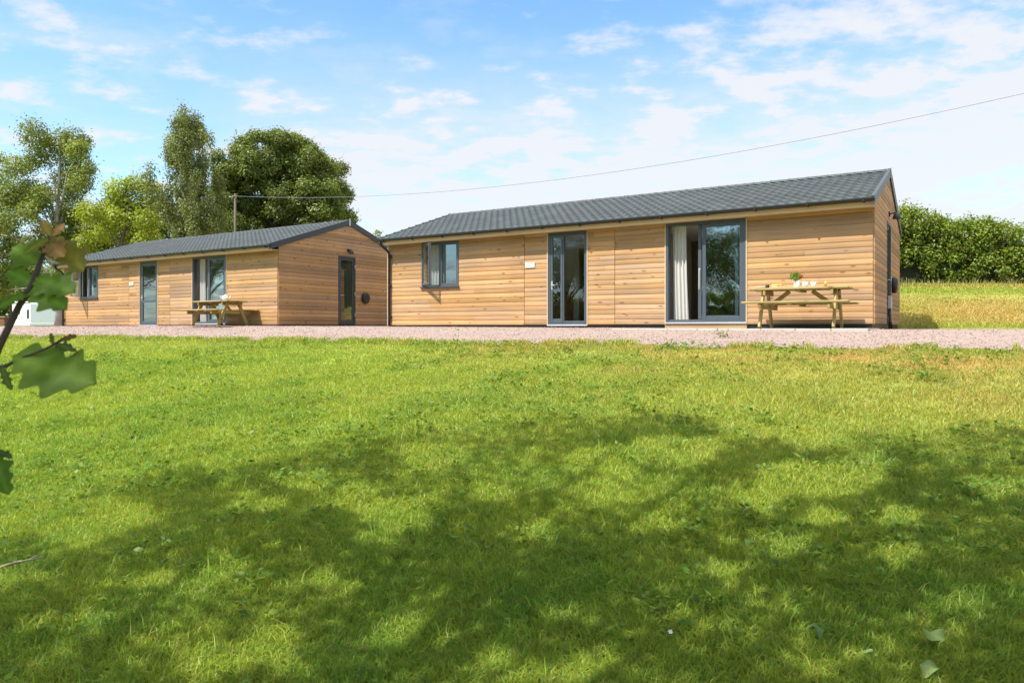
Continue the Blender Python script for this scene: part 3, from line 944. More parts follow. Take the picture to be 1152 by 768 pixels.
for lx, ly, lb in ((-.50, .10, 'orange beside the pastry plate, left one of two'), (-.42, .13, 'orange beside the pastry plate, right one of two')):
    mb = MB(); mb.lathe([(.001, 0), (.02, .003), (.037, .02), (.042, .04), (.036, .062), (.018, .077), (.001, .079)], n=18)
    o = tag(mb.build('orange', M['fruit']), lb, 'fruit', G); o.location = on_table(TM, lx, ly)
o = thing('jam_jar', on_table(TM, -.56, -.20), 0, 'small dark jam jar on the picnic table', 'jar', G)
mb = MB(); mb.lathe([(0, 0), (.032, 0), (.036, .01), (.036, .05), (.03, .056)]); mb.build('jar', M['black'], o)
mb = MB(); mb.lathe([(.032, .0565), (.033, .0565), (.033, .07), (0, .07)]); mb.build('lid', M['dark_metal'], o)
o = thing('teapot', (TL.x+UX[0]*.25, TL.y+UX[1]*.25, TL.z+.747), .8, 'round white teapot on the left picnic table', 'teapot')
mb = MB(); mb.lathe([(0, 0), (.06, 0), (.10, .05), (.105, .09), (.08, .145), (.03, .165), (0, .166)]); mb.build('body', M['china'], o)
mb = MB(); mb.lathe([(0, .165), (.012, .167), (.018, .185), (0, .197)]); mb.build('lid', M['china'], o)
mb = MB(); mb.tube([(.09, 0, .06), (.14, 0, .09), (.165, 0, .15)], [.02, .014, .011], 8); mb.build('spout', M['china'], o)
mb = MB(); mb.tube([(-.085, 0, .13), (-.15, 0, .12), (-.15, 0, .06), (-.095, 0, .05)], .009, 8); mb.build('handle', M['china'], o)

# paving in front of the right cabin and at the far gable door
def paving(name, c, rects, top):
    for (u0, u1, v0, v1, nu) in rects:
        mb = MB()
        w = (u1-u0)/nu
        for k in range(nu):
            b = random.uniform(.85, 1.12); mb.tint = (b, b, b)
            mb.box(u0+k*w+.006, u0+(k+1)*w-.006, v0, v1, -.12, top+random.uniform(-.003, .003), .006)
        o = mb.build(name, M['concrete']); o.location = c; o.rotation_euler = (0, 0, -TH); tag(o, kind='structure')
paving('patio_paving', cm, [(-4.6, .1, -1.75, -.04, 8)], -.008)
paving('patio_paving', cl, [(.04, .95, 2.2, 4.2, 3)], .045)

# ------------------------------------------------------------------ grass
def blades(X, Y, hgt, wid, col, lean):
    n = len(X)
    Z = ground_h(X, Y) - .006
    a = rng.random(n)*2*np.pi
    px, py = np.cos(a), np.sin(a)                      # width direction
    la = rng.random(n)*2*np.pi
    lx, ly = np.cos(la)*lean*hgt, np.sin(la)*lean*hgt  # lean
    B = np.stack([X, Y, Z], 1)
    W = np.stack([px*wid/2, py*wid/2, np.zeros(n)], 1)
    mid = B + np.stack([lx*.35, ly*.35, hgt*.6], 1)
    tip = B + np.stack([lx, ly, hgt*np.sqrt(np.clip(1-lean**2*.5, .2, 1))], 1)
    V = np.stack([B-W, B+W, mid+W*.8, tip, mid-W*.8], 1).reshape(-1, 3)
    return V, np.repeat(col, 5, 0)

def lawn():
    # candidate points with density falling with distance
    N_ = 1900000
    lo, hi = 2.0, 30.0
    # p(Y) ~ (1.5Y+2.5) * Y^-1.75
    ys = np.linspace(lo, hi, 4000); pdf = (1.5*ys+2.6)*ys**-1.7; cdf = np.cumsum(pdf); cdf /= cdf[-1]
    Y = np.interp(rng.random(N_), cdf, ys)
    X = (rng.random(N_)*2-1)*(.75*Y+1.3)
    g = is_gravel(X, Y); s = s_of(X, Y)
    # stray blades creeping into the gravel edge
    keep = (~g) & (Y < 28)
    X, Y = X[keep], Y[keep]
    b = (bank_q(X, Y) > .1) & (X > 2)
    # tufting
    t = fbm(X*3.1, Y*3.1, 3); keep = rng.random(len(X)) < np.clip(.45 + 1.1*(t-.3), .25, 1)
    keep &= (s_of(X, Y) < S0+4)
    X, Y = X[keep], Y[keep]
    n = len(X)
    b = (bank_q(X, Y) > .1) & (X > 2)
    s = s_of(X, Y)
    rough = fbm(X*1.1+20, Y*1.1+7, 3)
    short = np.exp(-np.maximum(s-S_EDGE, 0)/2.5)
    hgt = (.026 + .045*rough + .03*rng.random(n)**2)*(1-.35*short)*np.where(b, 1.5, 1)
    tall = rng.random(n) < .012
    hgt = np.where(tall, hgt*1.9, hgt)
    wid = (.0023 + .00075*Y)*rng.uniform(.7, 1.35, n)
    col = grass_col(X, Y)
    v = rng.random(n)
    col = col*(.74+.52*v)[:, None]
    yl = rng.random(n); col[:, 0] *= .80+.42*yl; 
    straw = rng.random(n) < .03 + .10*dryness(X, Y)
    col[straw] = np.array((.42, .35, .15))*(.7+.5*rng.random(straw.sum()))[:, None]
    V, T = blades(X, Y, hgt, wid, np.clip(col, 0, 1), rng.uniform(.3, 1.2, n))
    i = np.arange(n)[:, None]*5
    F = np.concatenate([i+np.array([[0, 1, 2]]), i+np.array([[0, 2, 4]]), i+np.array([[4, 2, 3]])])
    me = np_mesh('lawn_grass', V, 3, T, F)
    print('blades', n)
    return me
tag(link('lawn_grass', lawn(), M['grass']), 'mown green and straw coloured grass of the sloping lawn and bank', 'grass', kind='stuff')

def weeds():
    """clover, plantain and dock growing through the turf"""
    n = 8500
    Y = 2.3 + 14*rng.random(n)**.8; X = (rng.random(n)*2-1)*(.75*Y+1.2)
    k = (~is_gravel(X, Y)) & (fbm(X*1.3+5, Y*1.3+60, 3) > .50); X, Y = X[k], Y[k]
    m = 9
    n = len(X)
    sz = rng.uniform(.4, 1.1, n)*(1+.05*Y)
    X2 = np.repeat(X, m); Y2 = np.repeat(Y, m); S2 = np.repeat(sz, m)
    a = rng.random(n*m)*2*np.pi
    r = rng.random(n*m)*.06*S2
    P = np.stack([X2+r*np.cos(a), Y2+r*np.sin(a), 0*X2], 1); P[:, 2] = ground_h(P[:, 0], P[:, 1]) + rng.uniform(.015, .07, n*m)*S2
    D = np.stack([np.cos(a), np.sin(a), rng.uniform(-.1, .7, n*m)], 1); D /= np.linalg.norm(D, axis=1)[:, None]
    Nn = rdir(n*m, 2.0)
    V = leaf_quads(P, D, Nn, rng.uniform(.02, .05, n*m)*S2, rng.uniform(.014, .028, n*m)*S2)
    return np_mesh('lawn_weeds', V, 4, np.repeat(tints(n*m, (.13, .215, .03), .35, .2), 4, 0))
tag(link('lawn_weeds', weeds(), M['grass']), 'small broad leaved clover and weeds growing through the lawn', 'weeds', kind='stuff')

def edge_tufts():
    """longer grass along the gravel edge and a scatter in the gravel"""
    n = 26000
    u = rng.uniform(-34, 14, n); s = S_EDGE + rng.normal(.02, .13, n)
    X, Y = xy_of(u, s); s = s + edge_wob(X, Y); X, Y = xy_of(u, s)
    k = fbm(u*2.2, u*0+9, 3) > .42; X, Y = X[k], Y[k]; n = len(X)
    hgt = rng.uniform(.03, .12, n); wid = .002+.0008*Y
    col = grass_col(X, Y)*(.6+.8*rng.random(n))[:, None]
    V, T = blades(X, Y, hgt, wid, np.clip(col, 0, 1), rng.uniform(.2, 1, n))
    V[:, 2] += .01
    i = np.arange(n)[:, None]*5
    F = np.concatenate([i+np.array([[0, 1, 2]]), i+np.array([[0, 2, 4]]), i+np.array([[4, 2, 3]])])
    return np_mesh('edge_grass', V, 3, T, F)
tag(link('edge_grass', edge_tufts(), M['grass']), 'ragged grass fringe along the edge of the pink gravel', 'grass', kind='stuff')

def gravel_stones():
    n = 16000
    u = rng.uniform(-30, 13, n); s = S_EDGE - np.abs(rng.normal(0, 1.3, n)) + .15
    X, Y = xy_of(u, s); k = ~((bank_q(X, Y) > .1) & (X > 2)) & (s > .05); X, Y = X[k], Y[k]; n = len(X)
    sz = rng.uniform(.005, .012, n)*(1+.02*Y)
    Z = h_flat(X, Y) + .008 + sz*.2
    base = np.array([(1, 0, 0), (0, 1, 0), (-1, 0, 0), (0, -1, 0), (0, 0, .8), (0, 0, -.8)])
    a = rng.random(n)*6.28
    rot = np.stack([np.stack([np.cos(a), -np.sin(a)], 1), np.stack([np.sin(a), np.cos(a)], 1)], 1)
    sc = rng.uniform(.6, 1.3, (n, 6, 3))
    V = base[None]*sc*sz[:, None, None]
    V[:, :, :2] = np.einsum('nij,nkj->nki', rot, V[:, :, :2])
    V += np.stack([X, Y, Z], 1)[:, None]
    tri = np.array([(0, 1, 4), (1, 2, 4), (2, 3, 4), (3, 0, 4), (1, 0, 5), (2, 1, 5), (3, 2, 5), (0, 3, 5)])
    F = (np.arange(n)[:, None, None]*6 + tri[None]).reshape(-1, 3)
    b = rng.uniform(.7, 1.15, n)[:, None]
    c = np.clip(np.array((.27, .198, .168))*b*(1+rng.normal(0, .05, (n, 3))), 0, 1)
    return np_mesh('loose_gravel', V.reshape(-1, 3), 3, np.repeat(c, 6, 0), F)
def stone_mat():
    m, nt, out = mat('stone'); at_ = N(nt, 'ShaderNodeAttribute', attribute_name='tint')
    c = mixc(nt, noise(nt, mapping(nt, (1, 1, 1)), 60, 3), at_.outputs['Color'], (.27, .21, .19)); principled(nt, out, c, .85, 0, None, .3); return m
tag(link('loose_gravel', gravel_stones(), stone_mat()), 'loose pink and grey stones of the gravel drive', 'gravel', kind='stuff')

# ------------------------------------------------------------------ trees
def clump_leaves(clumps, per, size, col, var=.3, yel=.15, droop=0.0, shell=.55, keep=None):
    """clumps: (x,y,z,rx,ry,rz). Leaves sit in the outer part of every clump."""
    C = np.array(clumps, float)
    n_each = np.maximum(8, (per*np.cbrt(C[:, 3]*C[:, 4]*C[:, 5])**2).astype(int))
    idx = np.repeat(np.arange(len(C)), n_each); n = len(idx)
    d = rdir(n)
    r = shell + (1-shell)*rng.random(n)**.6
    r *= 1 + .36*rng.normal(size=n)*(rng.random(n) < .55)
    P = C[idx, :3] + d*r[:, None]*C[idx, 3:6]
    if droop:
        P[:, 2] -= droop*rng.random(n)**2*C[idx, 5]
    if keep is not None:
        k = keep(P); P, d, idx = P[k], d[k], idx[k]; n = len(P)
    Nn = d*1.1 + rng.normal(size=(n, 3))*.7; Nn[:, 2] += .55; Nn /= np.linalg.norm(Nn, axis=1)[:, None]
    D = rdir(n, -.5 if not droop else -1.4)
    D -= Nn*(D*Nn).sum(1)[:, None]; D /= np.linalg.norm(D, axis=1)[:, None]+1e-9
    ct = 1 + (rng.random(len(C))-.5)*.5
    T = tints(n, col, var, yel)*ct[idx][:, None]
    V = leaf_quads(P, D, Nn, size*rng.uniform(.7, 1.4, n), size*rng.uniform(.45, .85, n))
    return np_mesh('crown', V, 4, np.repeat(np.clip(T, 0, 1), 4, 0))

def limb_tree(mb, base, top, r0, clumps, rs, nb=14, r1=.03):
    base, top = Vector(base), Vector(top)
    pts, rad = [], []
    for k in range(9):
        t = k/8
        p = base.lerp(top, t) + Vector((rs.uniform(-1, 1), rs.uniform(-1, 1), 0))*(.02*(top-base).length*math.sin(t*3))
        pts.append(p); rad.append(r0*(1-t)**.8 + r1*.6 + (r0*.35 if k == 0 else 0))
    mb.tube(pts, rad, 10)
    cs = sorted(clumps, key=lambda c: rs.random())[:nb]
    for c in cs:
        e = Vector(c[:3])
        tz = min(.9, max(.15, ((e.z-base.z)*.62)/(top.z-base.z)))
        i = tz*8; k = int(i); s = pts[k].lerp(pts[min(8, k+1)], i-k)
        m = s.lerp(e, .5) + Vector((rs.uniform(-.2, .2), rs.uniform(-.2, .2), .12*(e-s).length))
        q = s.lerp(e, .25) + Vector((0, 0, .09*(e-s).length))
        r = rad[k]*.5
        mb.tube([s, q, m, e], [r, r*.75, r*.5, .012], 7)

def far_tree(name, label, base_px, D, clumps_px, col, per, size, bark, trunk_r, top_py, droop=0, seed=1, group=None, nb=16, var=.3, yel=.15, shell=.5, depth=1.0):
    rs = random.Random(seed)
    k = D/F_PX
    bx = (base_px-576)*k
    bz = float(ground_h(np.array([bx]), np.array([float(D)]))[0])
    root = thing(name, (bx, D, bz), 0, label, 'tree', group)
    cl = []
    for (px, py, rx, ry) in clumps_px:
        dy = rs.uniform(-1, 1)*depth
        cl.append(((px-base_px)*k, dy, (HORIZON-py)*k - bz, rx*k, (rx+ry)/2*k, ry*k))
    me = clump_leaves(cl, per, size, col, var, yel, droop, shell)
    link('crown', me, M['leaf'], root)
    mb = MB()
    limb_tree(mb, (0, 0, -.1), (rs.uniform(-.3, .3), 0, (HORIZON-top_py)*k - bz), trunk_r, cl, rs, nb)
    mb.build('trunk', bark, root)
    return root

GT = 'trees behind the left cabin'
rs = random.Random(21)
# airy tree at the far left
c1 = [(50, 155, 14, 16), (66, 160, 14, 14), (88, 160, 13, 14), (42, 172, 16, 14), (78, 178, 17, 15), (102, 176, 12, 10), (112, 172, 8, 6), (17, 180, 12, 9), (8, 181, 8, 6), (28, 192, 14, 12),
      (56, 196, 17, 14), (92, 198, 15, 12), (12, 208, 13, 11), (40, 214, 16, 13), (72, 216, 14, 12), (104, 212, 12, 10), (20, 232, 15, 13), (54, 238, 16, 12), (86, 236, 15, 13), (-6, 222, 14, 16),
      (-10, 250, 18, 18), (24, 256, 18, 14), (112, 232, 13, 12), (100, 256, 15, 13), (60, 262, 15, 12), (118, 196, 8, 7), (4, 276, 18, 16), (40, 284, 14, 14), (78, 282, 14, 14), (-16, 198, 13, 12), (-20, 282, 18, 20), (34, 152, 7, 7), (100, 160, 7, 6)]
far_tree('ash_tree', 'airy pale green tree with light bark, leftmost of the trees behind the caravan', 66, 40, [(x, y, a*1.1, b*1.1) for (x, y, a, b) in c1 + [(rs.uniform(-20, 118), rs.uniform(215, 335), 12, 11) for k in range(26)]], (.19, .235, .045), 2000, .125, M['birchbark'], .17, 160, seed=3, group=GT, nb=26, yel=.22, depth=1.6)
# bright yellow green small tree
c2 = [(128, 212, 13, 11), (148, 205, 15, 10), (165, 212, 11, 10), (122, 228, 13, 12), (142, 226, 15, 12), (162, 232, 13, 12), (112, 242, 12, 11), (132, 246, 15, 12), (154, 250, 14, 12), (118, 262, 15, 12), (144, 268, 15, 12), (172, 250, 12, 11), (168, 272, 14, 12), (102, 276, 13, 11)]
far_tree('young_ash_tree', 'small bright yellow green tree between the pale tree and the tall birch', 140, 38, [(x, y, a*1.2, b*1.2) for (x, y, a, b) in c2], (.27, .335, .03), 2100, .125, M['bark'], .10, 215, seed=5, group=GT, yel=.12)
# tall drooping birch
c3 = []
for k in range(100):
    t = rs.random()**.75
    y = 122 + t*150
    hw = 1.5 + 38*min(1, (t/.62))**1.05
    x = 209 + rs.uniform(-1, 1)*hw*.85 + 4*t
    c3.append((x, y, rs.uniform(5, 9), rs.uniform(8, 14)))
c3 += [(207, 121, 4, 7), (176, 166, 6, 8), (243, 158, 6, 8), (232, 150, 6, 9), (184, 150, 6, 8)]
far_tree('birch_tree', 'tall slender birch with drooping grey green foliage and a pale trunk', 207, 36, c3, (.17, .20, .062), 2300, .105, M['birchbark'], .13, 122, droop=1.4, seed=6, group=GT, nb=30, yel=.2, depth=1.5)
# big round oak
c4 = []
for k in range(170):
    a = rs.uniform(-.15, math.pi+.15); r = rs.random()**.42
    x = 316 + 68*r*math.cos(a)*(1 if rs.random() < .8 else .9); y = 238 - 80*r*math.sin(a)
    c4.append((x, y, rs.uniform(7, 12), rs.uniform(6, 9.5)))
c4 += [(316+67*math.cos(a), 238-78*math.sin(a), rs.uniform(8, 12), rs.uniform(7, 10)) for a in [rs.uniform(-.1, math.pi+.1) for k in range(46)]]
c4 += [(rs.uniform(258, 385), rs.uniform(236, 266), rs.uniform(9, 12), rs.uniform(8, 10)) for k in range(26)]
c4 += [(rs.uniform(250, 386), rs.uniform(232, 292), rs.uniform(10, 13), rs.uniform(8, 11)) for k in range(60)]
c4 += [(rs.uniform(262, 370), rs.uniform(172, 236), rs.uniform(10, 13), rs.uniform(9, 11)) for k in range(40)]
far_tree('oak_tree', 'broad dome shaped dark green oak behind the left cabin roof', 316, 47, c4, (.145, .188, .042), 2500, .135, M['bark'], .33, 185, seed=8, group=GT, nb=40, yel=.12, depth=3.4, shell=.45)
# darker understorey along the back of the left cabin
for i, (x0, x1, yt, D, lb) in enumerate(((78, 140, 240, 44, 'dark green shrub at the far left end of the left cabin roof'), (138, 205, 226, 43, 'dark green shrub below the small bright tree'), (200, 262, 232, 42, 'dark green shrub at the foot of the tall birch'), (-60, 90, 300, 52, 'low dark shrub behind the white caravan'))):
    cc = []
    for k in range(44):
        x = rs.uniform(x0, x1); cc.append((x, rs.uniform(yt, 340), rs.uniform(9, 14), rs.uniform(8, 12)))
    far_tree('shrub', lb, (x0+x1)/2, D, cc, (.15, .205, .045), 1600, .15, M['bark'], .07, yt+30, seed=30+i, group='shrubs behind the left cabin', nb=8, depth=2.0)
far_tree('young_tree', 'tip of a small tree peeping above the gap between the two cabin roofs', 426, 60, [(425, 262, 4, 4), (427, 270, 5, 5), (423, 278, 6, 6), (428, 290, 7, 8), (424, 306, 8, 10)], (.14, .19, .04), 1100, .16, M['bark'], .05, 266, seed=50, depth=.5)

# distant wood so that the left edge closes
def far_wood():
    C = []
    for k in range(150):
        x = rng.uniform(-95, -5); C.append((x, 95+rng.uniform(-6, 6), rng.uniform(.5, 6.5), rng.uniform(1.4, 2.8), 2, rng.uniform(1.2, 2.4)))
    return clump_leaves(C, 150, .55, (.075, .11, .03), .3)
tag(link('distant_wood', far_wood(), M['leaf']), 'distant line of woodland beyond the left cabin', 'woodland', kind='stuff')

# ------------------------------------------------------------------ hedge on the bank
def hedge():
    root = thing('hedge', (20, 27.0, 0), 0, 'tall clipped looking dense green hedge on top of the grassy bank', 'hedge')
    x0, x1 = -13.5, 16.0
    # woody core
    gx = np.arange(x0, x1, .35)
    def top(x): return 2.42 + .9*(fbm(x*.7+3, x*0+1, 4)-.5)*2 + .015*(x+6)
    gz = lambda X: ground_h(X+20, X*0+27.)
    mb = MB()
    prof_n = 9
    vs, fs = [], []
    for x in gx:
        z = float(gz(np.array([x]))[0]); T = float(top(np.array([x]))[0])
        for k in range(prof_n):
            a = math.pi*k/(prof_n-1)
            jit = .12*(float(vnoise(np.array([x*2.3]), np.array([k*1.7]))[0])-.5)
            vs.append((x, -.92*math.cos(a)*(1+jit), z - .1 + T*min(1, math.sin(a)*1.5)*(.84+jit)))
    for i in range(len(gx)-1):
        for k in range(prof_n-1): fs.append((i*prof_n+k, (i+1)*prof_n+k, (i+1)*prof_n+k+1, i*prof_n+k+1))
    fs.append(list(range(prof_n))); fs.append([(len(gx)-1)*prof_n+k for k in range(prof_n)])
    mb.add(vs, fs, True)
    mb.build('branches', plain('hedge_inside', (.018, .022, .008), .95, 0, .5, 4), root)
    C = []
    for k in range(2600):
        x = rng.uniform(x0, x1); z = float(gz(np.array([x]))[0]); T = float(top(np.array([x]))[0])
        f = rng.random()
        if f < .62: y, zz = -1.05 + rng.normal(0, .12), rng.uniform(.12, .97)*T
        elif f < .88: y, zz = rng.uniform(-1.0, 1.0), T*rng.uniform(.95, 1.04)
        else: y, zz = 1.05 + rng.normal(0, .12), rng.uniform(.2, .97)*T
        y *= 1 - .25*max(0, zz/T-.75)
        C.append((x, y, z + zz, rng.uniform(.18, .36), rng.uniform(.16, .3), rng.uniform(.15, .30)))
    for k in range(170):     # shoots standing above the top
        x = rng.uniform(x0, x1); z = float(gz(np.array([x]))[0]) + float(top(np.array([x]))[0])
        C.append((x, rng.uniform(-.6, .6), z + rng.uniform(.02, .42)*rng.random(), rng.uniform(.10, .2), .14, rng.uniform(.15, .34)))
    for k, (x, hh) in enumerate(((-4.55, .55), (-4.4, .3), (-1.9, .35), (3.2, .3), (-6.5, .3))):
        z = float(gz(np.array([x]))[0]) + float(top(np.array([x]))[0])
        for q in range(4): C.append((x+rng.uniform(-.12, .12), 0, z+hh*q/3, .13, .13, .16))
    me = clump_leaves(C, 900, .10, (.165, .225, .026), .45, .25, 0, .35)
    link('foliage', me, M['leaf'], root)
    return root
hd = hedge()
h2 = copy_tree(hd); h2['label'] = 'field hedge beyond the lawn behind the photographer on the left'
h2.location = (-30, -12, float(ground_h(np.array([-30.]), np.array([-12.]))[0]) - 2.0); h2.rotation_euler = (0, 0, R(-45)); h2.scale = (1.2, 1.2, 1.5)
def bank_herbs():
    n = 5000
    X = rng.uniform(6, 36, n); Y = 25.55 + rng.normal(0, .25, n)
    V, T = blades(X, Y, rng.uniform(.05, .36, n)*rng.random(n)**.7, rng.uniform(.012, .03, n), tints(n, (.26, .27, .085), .35, .2), rng.uniform(.1, .6, n))
    i = np.arange(n)[:, None]*5
    F = np.concatenate([i+np.array([[0, 1, 2]]), i+np.array([[0, 2, 4]]), i+np.array([[4, 2, 3]])])
    return np_mesh('bank_grass', V, 3, T, F)
tag(link('bank_grass', bank_herbs(), M['grass']), 'tall dry grass and herbs along the foot of the hedge', 'grass', kind='stuff')

# ------------------------------------------------------------------ shade trees behind the photographer
SUN_DIR = np.array((-.869, -.636, 1.6))
EDGE = np.array([(-400, 660), (-100, 640), (0, 608), (60, 592), (95, 560), (120, 552), (170, 530), (215, 514), (238, 502), (252, 503), (262, 520), (300, 518), (332, 492), (380, 496), (420, 485), (445, 492), (480, 478), (520, 481),
    (556, 492), (590, 482), (640, 466), (690, 474), (735, 462), (790, 471), (820, 492), (850, 484), (905, 508), (960, 504), (1000, 480), (1060, 484), (1100, 476), (1152, 482), (1300, 478), (1700, 490)], float)
FLECKS = np.array([(465, 708, 34, 13), (408, 566, 22, 11), (492, 517, 32, 10), (603, 602, 26, 9), (200, 660, 34, 9), (265, 640, 22, 13), (140, 582, 34, 13), (88, 604, 26, 10), (290, 572, 26, 9), (350, 545, 30, 8), (556, 744, 24, 9), (645, 757, 54, 13),
    (700, 522, 26, 9), (770, 508, 40, 11), (892, 535, 34, 11), (858, 562, 26, 9), (930, 582, 22, 7), (896, 613, 24, 9), (1080, 680, 28, 9), (1006, 577, 22, 8), (960, 528, 44, 10), (1128, 543, 34, 8), (742, 590, 16, 6), (300, 733, 36, 15), (235, 752, 26, 10),
    (425, 605, 18, 6), (820, 640, 20, 7), (1020, 625, 30, 8), (690, 560, 20, 6), (560, 560, 18, 6), (120, 700, 26, 8), (20, 660, 22, 8), (980, 740, 30, 8), (780, 705, 18, 6), (640, 690, 16, 5), (370, 655, 16, 6)], float)
def lets_sun_through(P):
    """True where a leaf at world point P would shade lawn that lies in the sun"""
    h = P[:, 2] + 1.15
    for _ in range(3):
        gx = P[:, 0] - SUN_DIR[0]/SUN_DIR[2]*h; gy = P[:, 1] - SUN_DIR[1]/SUN_DIR[2]*h
        gz = -.30 - .104*np.clip(s_of(gx, gy) - S_EDGE, 0, 16)
        h = P[:, 2] - gz
    Y = np.maximum(gy, .3)
    px = 576 + gx/Y*F_PX; py = HORIZON - gz/Y*F_PX
    out = (py < np.interp(px, EDGE[:, 0], EDGE[:, 1])) & (gy > .3)
    for (x, y, a, b) in FLECKS:
        a = a*1.25 + 3; b = b*1.45 + 2
        w = 1 + .35*np.sin(3*np.arctan2((py-y)/b, (px-x)/a) + x)
        out |= ((((px-x)/a)**2 + ((py-y)/b)**2) < w) & (gy > .3)
    n = fbm(gx*1.5+33, gy*1.5+12, 3)
    out |= n > .71
    near = (np.abs(gx) < 40) & (gy > -40)
    return out & near
def shade_tree(loc, crown_off, label, seed, per, R0, extra=(), col=(.15, .25, .04), m='shadeleaf'):
    rs_ = np.random.default_rng(seed)
    C = []
    for k in range(150):
        d = rs_.normal(size=3); d /= np.linalg.norm(d)
        r = rs_.random()**.38
        C.append((d[0]*R0*r, d[1]*R0*r, 6.2 + d[2]*2.1*r, rs_.uniform(.55, 1.0), rs_.uniform(.55, 1.0), rs_.uniform(.35, .6)))
    bz = float(ground_h(np.array([loc[0]]), np.array([loc[1]]))[0])
    root = thing('field_oak', (loc[0], loc[1], bz), 0, label, 'tree', 'oaks around the photographer')
    C = [(c[0]+crown_off[0], c[1]+crown_off[1], *c[2:]) for c in C]
    off = np.array((loc[0], loc[1], bz))
    def keep(P):
        W = P + off
        bad = (W[:, 1] > -.8) & (W[:, 2] < .62*W[:, 1] + .9) & (np.abs(W[:, 0]) < 1.1*np.maximum(W[:, 1], 0)+2.5)
        return ~bad & ~lets_sun_through(W)
    for c in extra: C.append((c[0]-off[0], c[1]-off[1], c[2]-off[2], *c[3:]))
    link('crown', clump_leaves(C, per, .10, col, .3, .15, 0, .35, keep), M[m], root)
    mb = MB()
    ok = [c for c in C if keep(np.array([c[:3]]))[0] and c[2] > 5.0]
    limb_tree(mb, (0, 0, -.1), (crown_off[0]*.6, crown_off[1]*.6, 6.6), .24, ok, random.Random(seed), 22)
    mb.build('trunk', M['bark'], root)
    return root
sapling_shade = [tuple(np.array((-.80, .82, -.02)) + SUN_DIR*k) + (.75, .75, .6) for k in (2.6, 3.1, 3.6)]  # leaf clumps added out of view, towards the sun, to shade the sapling
shade_tree((-4.6, -2.2), (1.7, 3.3), 'spreading oak just behind and left of the photographer', 41, 540, 4.3, sapling_shade)
shade_tree((2.6, -3.4), (.2, 4.5), 'spreading oak behind the photographer on the right', 42, 540, 4.3)
shade_tree((8.2, -3.0), (.0, 4.2), 'spreading oak furthest right behind the photographer', 43, 540, 4.4)
t4 = shade_tree((-17.5, -1.0), (0, 0), 'oak standing alone to the left of the lawn', 44, 420, 4.4, (), (.055, .085, .022), 'leaf')
for (x, y, rz, lb) in ((-23.5, 3.0, 1.2, 'oak to the left of the lawn nearest the caravan'), (-13, -9.5, 2.2, 'oak behind the photographer on the far left'), (-28, -4, 4.0, 'oak furthest away on the left of the lawn'), (-20, -9, 3.0, 'oak in the left corner behind the photographer'), (-36, 22, .6, 'oak left of the far cabin and nearest to it'), (-41, 27, 1.9, 'oak left of the far cabin between two others'), (-39, 16, 5.1, 'oak left of the far cabin towards the lawn')):
    t = copy_tree(t4); t.location = (x, y, float(ground_h(np.array([x]), np.array([y]))[0])); t.rotation_euler = (0, 0, rz); t['label'] = lb

# ------------------------------------------------------------------ foreground oak sapling
def oak_outline(n_l=4):
    """lobed half outline: (t along, half width)"""
    pts = []
    for k in range(37):
        t = k/36
        env = .40*math.sin(math.pi*min(1, t**.85*1.0))**.75 * (.55+.6*t) if 0 < t < 1 else 0
        lob = .80 + .20*math.cos(2*math.pi*(n_l*t**1.05 - .55))
        pts.append((t, max(.012, env*lob) if t < 1 else 0.0))
    return pts
def oak_leaf(mb, base, tip, normal, rs, wscale=1.0, curl=.18):
    b, t = Vector(base), Vector(tip)
    d = t-b; ln = d.length; d.normalize()
    nrm = Vector(normal); nrm = (nrm - d*nrm.dot(d)).normalized(); sd = d.cross(nrm).normalized()
    o = oak_outline(); ph0 = rs.uniform(0, 6)
    vs, fs, tn = [], [], []
    ph = rs.uniform(0, 6)
    for (a, w) in o:
        w *= wscale*(1+.10*math.sin(5*a+ph0)); asy = .12*math.sin(11*a+ph0)
        bend = -curl*(a*a)*ln
        for q in (-1, -.5, 0, .5, 1):
            wav = .025*ln*math.sin(9*a+ph+q*2)*abs(q)
            back = -.05*abs(q)*w*ln
            tn.append(tuple(x*(1.45 if q == 0 else 1.0) for x in mb.tint)); vs.append(b + d*(a*ln+back) + sd*(q*w*ln*(1+asy*(1 if q > 0 else -1))) + nrm*(bend + .10*abs(q)*w*ln + wav))
    n = len(o)
    for i in range(n-1):
        for q in range(4): fs.append((i*5+q, i*5+q+1, (i+1)*5+q+1, (i+1)*5+q))
    k0 = len(mb.v); mb.add(vs, fs, True); mb.t[k0:] = tn
